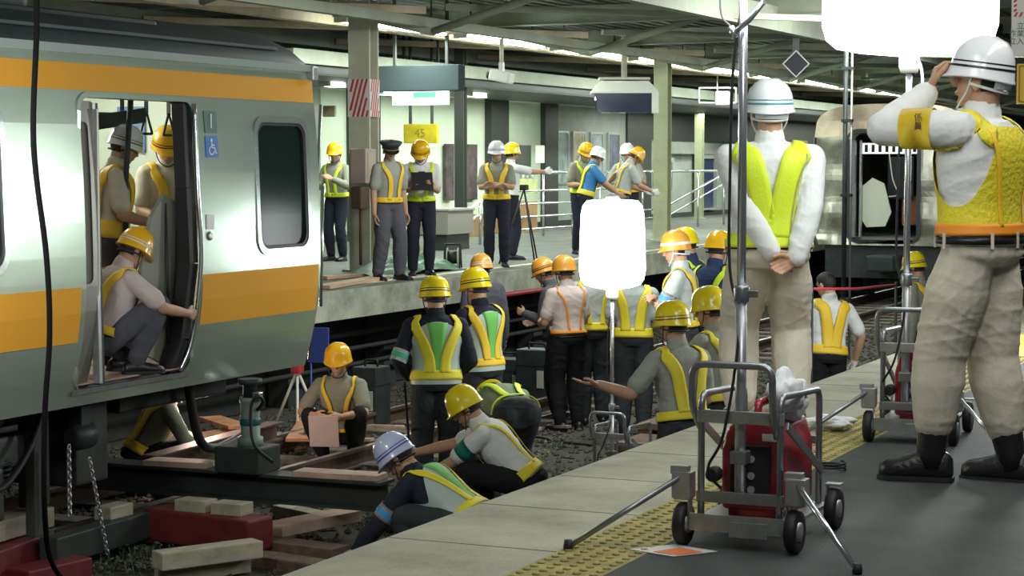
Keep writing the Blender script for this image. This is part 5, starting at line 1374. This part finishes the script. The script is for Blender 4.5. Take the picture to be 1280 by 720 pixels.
# swing lever and cord on the foreground mast
bm = new_bm(); tube(bm, [(.18,.0,1.82),(.235,-.01,1.86),(.29,-.02,1.92)], .010, 8); tube(bm, [(.18,.0,1.80),(.165,.0,1.84)], .012, 8); lv = finish('mast_lever', bm, mat('mast_bright', (.66,.68,.74), .25), c1)
bm = new_bm(); tube(bm, smooth_path([(.165,0,1.84),(.13,.0,1.88),(.125,0,1.98),(.13,.02,2.12)], 6), .004, 6); tube(bm, smooth_path([(.29,-.02,1.92),(.31,-.01,1.97),(.31,0,2.05),(.25,.02,2.12)], 6), .004, 6); finish('lever_cord', bm, greypl, lv)
c2 = light_cart((-2.42,9.62,0), math.radians(4), 'steel light cart with red generator beside the legs of the man at the right', 1.90, (.84,.72,1.0), mx=.17, glow_k=6)
bm = new_bm(); tube(bm, smooth_path([(.20,0,1.89),(.23,0,1.83),(.24,0,1.75),(.225,0,1.70)], 5), .008, 6); box(bm, (.21,-.01,1.62), (.24,.01,1.72), bev=.004); finish('hook', bm, whitepl, c2)
p = atd(763, 16.0, GZ+.5)
c3 = light_cart((p.x-.2, p.y, GZ), 0, 'light cart with glowing upright balloon lamp standing on the track bed', 1.66, (.53,.70,.95), gen=False, outr=False, glow_k=8)
# white bag on the foreground cart, cloth on the floor
def crumple(name, c, s, m, label, cat, seed, flat=1.0):
    bm = new_bm(); bmesh.ops.create_icosphere(bm, subdivisions=4, radius=1)
    rn = Vector((seed*3.1, seed*1.7, seed))
    for v in bm.verts:
        n = noise.noise(v.co*1.6+rn)*.5-abs(noise.noise(v.co*3+rn))*.35+abs(noise.noise(v.co*6+rn))*.10
        v.co *= (1+n*.8); v.co = Vector((v.co.x*s[0], v.co.y*s[1], v.co.z*s[2]))
    mn = min(v.co.z for v in bm.verts)
    for v in bm.verts: v.co.z -= mn; v.co.z *= 1
    return tag(finish(name, bm, m, smooth=True, loc=c), label, cat)
clothw = mat('cloth_rag', (.74,.76,.78), .8, bump=.3, bscale=40)
crumple('plastic_bag', Vector((-2.07,7.02,.42)), (.07,.12,.085), clothw, 'crumpled white plastic bag tucked on the foreground cart', 'bag', 2)
crumple('rag', onZ(1037,538), (.13,.09,.035), clothw, 'white rag lying on the yellow tactile strip behind the foreground cart', 'rag', 5)
bm = new_bm(); tube(bm, [ (.06*math.cos(a*.35), .1*math.sin(a*.35)*.6, .006+.0008*a) for a in range(40)], .005, 6)
tag(finish('cable_coil', bm, blackrub, loc=onZ(1040,588)), 'small coil of black cable on the asphalt behind the cart wheel', 'cable')
# orange and white floor mark under the cart
q = onZ(846, 688); bm = new_bm()
prism(bm, [(-.14,-.06),(.05,-.12),(.16,.03),(-.02,.09)], lambda u,v,w: q+Vector((u-.02,v,.003-w)), .002, 0); o = struct(finish('trim_2', bm, mat('mark_white', (.62,.60,.55), .6)))
bm = new_bm(); prism(bm, [(-.06,-.075),(.04,-.1),(.10,-.01),(.0,.03)], lambda u,v,w: q+Vector((u,v,.005-w)), .002, 0); struct(finish('trim_3', bm, mat('mark_orange', (.75,.20,.06), .6)))
q = onZ(1285, 432); bm = new_bm(); box(bm, (q.x-.25,q.y-.9,.001),(q.x+.3,q.y+.9,.005)); struct(finish('trim_4', bm, mat('mark_yellow', (.62,.55,.08), .6)))
# pendant power cable at the left
bm = new_bm(); pts = [onX(44,-60,-6.9), onX(46,30,-6.9), onX(42,180,-6.9), onX(58,320,-6.92), onX(62,420,-6.95), onX(56,520,-7.0), onX(56,640,-7.1), onX(66,706,-7.3), onX(100,745,-7.5)]
tube(bm, smooth_path(pts, 8), .016, 8); tag(finish('hanging_cable', bm, mat('cable_matte', (.008,.008,.008), .9, spec=.1)), 'thick black cable hanging down in front of the train side', 'cable')
# thin cable by mast 1
bm = new_bm(); pts = [onX(893,-30,-3.0), onX(889,120,-3.0), onX(891,260,-3.0), onX(897,320,-3.0), onX(912,372,-2.95), onX(922,392,-2.9)]
# jack, beams, timbers under the train
YJ = 12.0
jackg = mat('jack_green', (.22,.30,.26), .45, var=.2, vscale=6)
bmg = mat('beam_darkgreen', (.035,.045,.04), .5, var=.3, vscale=5)
def Yat(px, Y, z=0): 
    d = ray(px, 205); return d.x*(Y/d.y)
XJ = -7.44
bm = new_bm(); hbeam(bm, (-9.9,YJ,-.90), (-6.35,YJ,-.90), .22, .20, .02); tag(finish('steel_cross_beam', bm, bmg), 'dark green steel beam laid across the track under the jack', 'beam')
t = empty('hydraulic_jack', (XJ, YJ, -.80), 'green hydraulic jack standing on the steel beam, holding up the train end', 'jack'); t.scale = (1,1,1.09)
bm = new_bm(); box(bm, (-.2,-.16,0), (.16,.14,.17), bev=.012); box(bm, (-.12,-.165,.03),(.04,-.155,.14)); finish('jack_base', bm, bmg, t)
bm = new_bm(); lathe(bm, ((.09,.17),(.09,.22),(.068,.23),(.068,.44),(.075,.45),(.075,.48)), (0,0,0), 20); finish('jack_cylinder', bm, jackg, t)
bm = new_bm(); lathe(bm, ((.05,.48),(.05,.56),(.085,.565),(.085,.60)), (0,0,0), 20); finish('jack_piston', bm, steel_dk, t)
bm = new_bm(); tube(bm, smooth_path([(.07,-.02,.40),(.13,-.04,.46),(.12,-.1,.5),(.08,-.12,.42),(.12,-.15,.2),(.3,-.2,.1)], 6), .012, 6); finish('hose', bm, blackrub, t)
bm = new_bm(); lathe(bm, ((.072,.30),(.075,.31),(.075,.335),(.072,.345)), (0,0,0), 20); finish('cylinder_ring', bm, mat('teal_ring', (.02,.12,.14), .4), t)
bm = new_bm(); box(bm, (.05,-.06,.46), (.11,0,.52), bev=.008); finish('valve_block', bm, chrome, t)
def beam_px(name, a, b, z, w, h, m, label, cat):
    A, B = onZ(a[0], a[1], z), onZ(b[0], b[1], z); bm = new_bm()
    obox(bm, A-Vector((0,0,h/2)), B-Vector((0,0,h/2)), w, h, bev=min(w,h)*.08); return tag(finish(name, bm, m), label, cat)
def bd_px(p0, p1, label):
    bm = new_bm(); obox(bm, (Yat(p0, YJ), YJ-.02, -.78), (Yat(p1, YJ), YJ+.03, -.78), .19, .04, bev=.004); tag(finish('board', bm, pinkw), label, 'board')
pinkw = mat('board_pinkish', (.62,.42,.33), .7, var=.25, vscale=6)
bd_px(184, 258, 'pinkish board lying on the steel beam left of the jack')
bd_px(372, 474, 'brightly lit board lying on the steel beam right of the jack')
bm = new_bm(); hbeam(bm, onZ(188,582,-.84), onZ(345,538,-.84), .14, .15, .015); tag(finish('steel_girder', bm, rust), 'rusty girder lying along the track behind the jack', 'girder')
beam_px('steel_box_beam', (196,632), (326,648), -.98, .26, .22, redst, 'dark red steel box beam under the pale blocks below the jack', 'beam')
beam_px('wood_block', (226,622), (264,625), -.90, .16, .08, woodp, 'pale wooden block on the red box beam, left of its pair', 'block')
beam_px('wood_block', (271,626), (309,629), -.90, .16, .08, woodp, 'pale wooden block on the red box beam, right of its pair', 'block')
beam_px('wood_block', (128,634), (156,627), -.92, .14, .09, woodp, 'small pale wooden block beside the train wheel', 'block')
beam_px('timber', (196,690), (322,674), -1.05, .15, .11, woodp, 'upper grey timber baulk of the stack beside the weeds', 'timber')
beam_px('timber', (200,706), (306,692), -1.16, .17, .11, woodp, 'lower grey timber baulk of the stack beside the weeds', 'timber')
beam_px('timber', (-30,655), (52,632), -.88, .20, .13, woodp, 'pale timber baulk on a red beam at the left edge', 'timber')
beam_px('steel_box_beam', (-30,690), (48,662), -1.02, .24, .20, redst, 'dark red steel box beam at the left edge under the timber', 'beam')
beam_px('steel_box_beam', (20,712), (100,694), -1.14, .22, .16, redst, 'dark red steel beam lying low in front of the train wheel', 'beam')
beam_px('steel_girder', (60,672), (216,628), -1.0, .14, .18, bmg, 'dark green girder lying along the train below the wheel', 'girder')
for k, (a, b, z, lab) in enumerate((((330,672),(425,684),-1.16,'brown timber lying on the ballast beside the platform edge, the upper one'),((316,690),(412,704),-1.2,'brown timber lying on the ballast beside the platform edge, the lower one'),((340,655),(440,636),-1.08,'lit plank lying beneath the crouching worker’s arm'),((350,630),(398,640),-1.14,'grey block lying right of the red box beam'))):
    beam_px('timber', a, b, z, .2 if k < 3 else .14, .08, woodd if k < 2 else (pinkw if k == 2 else woodp), lab, 'timber')
for k, (a, b, z, lab) in enumerate((((262,520),(300,532),-1.0,'orange lit board in the work pit behind the jack'),((240,545),(300,535),-1.05,'orange lit plank lying behind the jack'),((390,520),(372,548),-1.1,'scrap board beside the crouching man with the paper'))):
    beam_px('scrap_board', a, b, z, .22, .03, mat('lit_orange_wood', (.55,.26,.14), .7, var=.4, vscale=7), lab, 'board')  # warm lamp glow on these boards is mixed into the wood colour
# white-legged tripod with blue sheet behind the crouching man
p = onZ(372, 520, GZ+.2); t = empty('white_tripod', Vector((p.x,p.y,GZ)), 'white-legged tripod with red head beside the train end', 'tripod')
bm = new_bm(); box(bm, (-.05,-.05,.62), (.05,.05,.70), bev=.012); finish('red_head', bm, redm, t)
for a in (60, 180, 300):
    bm = new_bm(); tube(bm, [(0,0,.65),(.30*math.cos(math.radians(a)), .30*math.sin(math.radians(a)), 0)], .014, 8); finish('leg', bm, whitepl, t)
bm = new_bm(); box(bm, (.06,.08,.72), (.30,.10,1.06), bev=.004); tube(bm, [(.1,.09,0),(.1,.09,.72)], .01, 6); tag(finish('blue_sign', bm, mat('blue_sheet', (.03,.07,.35), .5), loc=t.location), 'blue board standing behind the white tripod', 'sign')
# dark equipment boxes against the far platform
for k, (px, Y, w, h, lab) in enumerate(((463,17.6,.28,.62,'dark upright equipment case behind the crouching man with the paper'),(640,20.5,.5,.45,'dark low equipment case beside the far platform face'),(672,20.2,.4,.6,'dark upright tool chest left of the leftmost standing worker'))):
    X = Yat(px, Y); t = empty('equipment_case', (X, Y, GZ), lab, 'case')
    bm = new_bm(); box(bm, (-w/2,-.15,.03), (w/2,.15,h), bev=.015); finish('case_body', bm, steel_dk, t)
    bm = new_bm(); box(bm, (-w/2-.005,-.155,h*.7), (w/2+.005,.155,h*.72)); finish('lid_seam', bm, blackrub, t)
    bm = new_bm(); box(bm, (w*.15,-.165,h*.3), (w*.35,-.15,h*.62), bev=.004); finish('latch', bm, mat('latch_pale', (.4,.42,.36), .5), t)
    bm = new_bm(); tube(bm, round_path([(-w*.25,0,h-.01),(-w*.25,0,h+.06),(w*.25,0,h+.06),(w*.25,0,h-.01)], .02), .012, 6); finish('case_handle', bm, blackrub, t)
# work platform carrying the three raised workers
for k, (px, dp, lab) in enumerate(((846,16.6,'low timber step under the worker with crossed arms'),(872,17.9,'low timber step under the workers in dark blue jackets'))):
    q = P_(px, dp, STEP); bm = new_bm()
    box(bm, (q.x-.45,q.y-.3,STEP-.06), (q.x+.5,q.y+.35,STEP), bev=.005)
    for sx in (-.4,.4): box(bm, (q.x+sx-.05,q.y-.28,GZ), (q.x+sx+.05,q.y+.3,STEP-.06))
    tag(finish('timber_step', bm, woodd), lab, 'step')
# barrier rope beyond the white-shirted man
bm = new_bm(); A_, B_ = onX(1015,361,-4.6), onX(1120,356,-4.6)
tube(bm, [A_, A_.lerp(B_,.5)-Vector((0,0,.02)), B_], .012, 6); t = tag(finish('barrier_rope', bm, mat('rope_red', (.6,.05,.08), .6)), 'red barrier rope stretched low across the track behind the white-shirted man', 'rope')
bm = new_bm(); 
for q in (A_, B_): tube(bm, [(q.x,q.y,GZ),(q.x,q.y,q.z+.03)], .015, 6)
finish('rope_posts', bm, steel_dk, t)
bm = new_bm(); A_, B_ = Vector((XF+.09, yX(600,XF), -.30)), Vector((XF+.09, yX(725,XF), -.30)); tube(bm, [A_, B_], .03, 6); tag(finish('red_hose', bm, mat('hose_red', (.35,.03,.05), .5)), 'dark red hose running along the far platform face', 'hose')
# probe stick of the crouching worker
bm = new_bm(); tube(bm, [onZ(512,565,-1.05), onX(506,478,-6.4)], .010, 8); tag(finish('measuring_stick', bm, blackrub), 'thin black measuring stick upright between the crouching workers', 'stick')
# weeds
bm = new_bm(); rn = random.Random(9)
def weed(c, n, hh):
    for i in range(n):
        a = rn.uniform(0, 2*PI); tl = rn.uniform(.3, 1)*hh; b = c+Vector((rn.gauss(0,.07), rn.gauss(0,.07), 0)); d = Vector((math.cos(a)*.5, math.sin(a)*.5, 1)).normalized()
        tip = b+d*tl; s = d.cross(Vector((0,0,1))).normalized()*.004
        quad(bm, [b-s, b+s, tip+s*.3, tip-s*.3])
        for k in range(3):
            q = b.lerp(tip, .4+.25*k); w = Vector((rn.gauss(0,1), rn.gauss(0,1), rn.uniform(0,.8))).normalized(); l = rn.uniform(.02,.045); sd = w.cross(d).normalized()*l*.3
            quad(bm, [q, q+w*l*.5+sd, q+w*l, q+w*l*.5-sd])
for px, py in ((140,700),(165,690),(190,680),(215,668),(160,712),(200,700),(230,690),(120,715),(180,716),(245,662),(270,660),(150,680),(210,716),(380,660),(400,652),(470,660),(450,655),(630,585),(650,580),(665,575),(700,560),(610,592)):
    weed(onZ(px, py, GZ), 26, .14)
o = finish('weeds', bm, mat('weed_green', (.09,.13,.06), .7, var=.4, vscale=20)); o['kind'] = 'stuff'; tag(o, 'small green weeds growing in the ballast', 'weeds')
# accessories held by people
i = pn3; L_ = i['L']; mid = (i['wL']+i['wR'])/2+Vector((0,.10,.08))
bm = new_bm(); M = Matrix.Translation(mid) @ Matrix.Rotation(math.radians(35), 4, 'X')
box(bm, (-.13,-.005,-.12), (.13,.005,.14), 0, M, .004); box(bm, (-.04,-.012,.115), (.04,.006,.15), 0, M)
for v in bm.verts: v.co = i['ob'].matrix_basis @ v.co
tag(finish('clipboard', bm, blackrub), 'black clipboard held by the man in white shirt on the far platform', 'clipboard')
i = PEOPLE[2][1]; mid = (i['wL']+i['wR'])/2+Vector((.02,.12,-.06))
bm = new_bm(); M = Matrix.Translation(mid) @ Matrix.Rotation(math.radians(-12), 4, 'X')
box(bm, (-.14,-.004,-.2), (.12,.004,.08), 0, M, .003)
for v in bm.verts: v.co = i['ob'].matrix_basis @ v.co
tag(finish('paper_sheet', bm, mat('paper_pinkish', (.45,.38,.36), .7)), 'large greyish sheet held by the crouching man in beige shirt', 'paper')

# small scrap wood and hoses in the work pit
rn = random.Random(21)
bm = new_bm(); box(bm, (-.16,-.035,0), (.16,.035,.03), bev=.004); s0 = finish('scrap_wood', bm, mat('scrap', (.34,.24,.17), .75, var=.5, vscale=9))
k = 0
for px, py in ((300,560),(352,548),(385,560),(405,548),(440,552),(362,600),(250,556),(275,548),(415,640),(365,628),(480,535),(520,545),(680,520),(700,535),(655,540),(230,600)):
    c = s0 if k == 0 else s0.copy()
    if k: COL.objects.link(c)
    c.location = onZ(px, py, GZ+.02+.01*(k%3)); c.rotation_euler = (0, rn.uniform(-.1,.1), rn.uniform(0, 3)); c.scale = (rn.uniform(.6,1.3), rn.uniform(.7,1.6), 1)
    tag(c, 'short scrap of wood lying loose on the ballast of the work pit', 'wood scrap', 'wood scraps in the work pit'); k += 1
for j, (pts, lab) in enumerate((([(345,600),(365,585),(395,590),(410,575),(440,580)],'thin black hose snaking from the jack towards the crouching man'),([(300,660),(345,665),(360,690),(400,680)],'thin black hose lying among the timbers by the platform edge'),([(560,560),(600,548),(660,545),(700,552),(740,556)],'black cable lying on the ballast behind the crouching workers'))):
    bm = new_bm(); tube(bm, smooth_path([onZ(x, y, GZ+.05) for x, y in pts], 8), .014, 6); tag(finish('hose', bm, blackrub), lab, 'hose')
bm = new_bm(); lathe(bm, ((.09,0),(.11,.24),(.115,.245),(.105,.25),(.085,.02)), (0,0,0), 20); t = tag(finish('bucket', bm, mat('bucket_grey', (.22,.24,.25), .5), loc=onZ(395,566,GZ+.0)), 'small grey bucket in the pit beside the crouching man', 'bucket')
bm = new_bm(); tube(bm, [(.11*math.cos(a*PI/8), 0, .24+.09*math.sin(a*PI/8)) for a in range(9)], .004, 5); finish('handle', bm, galv, t)

# writing on the yellow armband of the man at the right
i = B; ab = [c for c in i['ob'].children if c.name.startswith('armband')][0]
ax = (i['eL']-i['shL']).normalized(); cl = i['ob'].matrix_basis.inverted() @ CAMLOC; mid = i['shL'].lerp(i['eL'], .44)
tocam = (cl-mid); tocam = (tocam-ax*tocam.dot(ax)).normalized()
upv = Vector((0,0,1)); z_ = tocam; x_ = ax if ax.dot(i['ob'].matrix_basis.inverted().to_3x3() @ RT) > 0 else -ax
y_ = z_.cross(x_).normalized()
M = Matrix((x_, y_, z_)).transposed().to_4x4(); M.translation = mid+tocam*.089+y_*.028
me = text_mesh('係\n員', .036); me.transform(M); me.materials.clear()
link('armband_lettering', me, mat('ink_dark', (.06,.05,.02), .6), ab)
# ================= LIGHTS =================
def area(name, loc, size, power, color=(1,1,1), rot=(0,0,0), sy=None):
    l = bpy.data.lights.new(name, 'AREA'); l.energy = power; l.size = size; l.color = color
    if sy: l.shape = 'RECTANGLE'; l.size_y = sy
    o = bpy.data.objects.new(name, l); COL.objects.link(o); o.location = loc; o.rotation_euler = rot; return o
def point(name, loc, power, r=.2, color=(1,1,1)):
    l = bpy.data.lights.new(name, 'POINT'); l.energy = power; l.shadow_soft_size = r; l.color = color
    o = bpy.data.objects.new(name, l); COL.objects.link(o); o.location = loc; return o
for yy in (26, 38, 50, 64, 80):
    area('ceiling_lamp', (-12.9, yy, 3.1), .6, 230, (.92,1,.90), sy=8)
for yy in (34, 46, 60): area('concourse_lamp', (-15.9, yy, 2.6), .6, 130, (.93,1,.90), sy=8)
# near platform work lamps (balloons left and behind the photographer)
point('work_lamp', (-2.3, 15.1, 1.45), 230, .42, (.95,1,.97))
point('work_lamp', (-6.65, 7.95, 1.3), 70, .25, (.95,1,.97))
point('carriage_fill', (-8.9, 11.8, 1.85), 22, .3, (1,.98,.88))  # added fill to brighten the carriage interior beyond its ceiling tubes
for yy in (18, 26, 34): area('track_fill', (-6.8, yy, 3.3), .5, 170, (.95,1,.93), rot=(0, math.radians(36), 0), sy=5)  # added fills without fixtures, light far columns and people from the front
point('work_lamp', (-.8, 4.5, 3.0), 90, .4, (1,.99,.95))
area('platform_lamp', (-.5, 9, 3.5), .5, 60, (1,1,.95), sy=6)
point('repair_lamp', (-8.9, 13.6, -.6), 30, .1, (1,.72,.60))
W = bpy.data.worlds.new('night'); SC.world = W; W.use_nodes = True
W.node_tree.nodes['Background'].inputs[0].default_value = (.05,.06,.055,1)
W.node_tree.nodes['Background'].inputs[1].default_value = .55
SC.view_settings.view_transform = 'Standard'; SC.view_settings.look = 'None'
SC.view_settings.gamma = 1; SC.view_settings.use_curve_mapping = False; SC.view_settings.exposure = 0.55
bpy.data.scenes.remove(TMP)
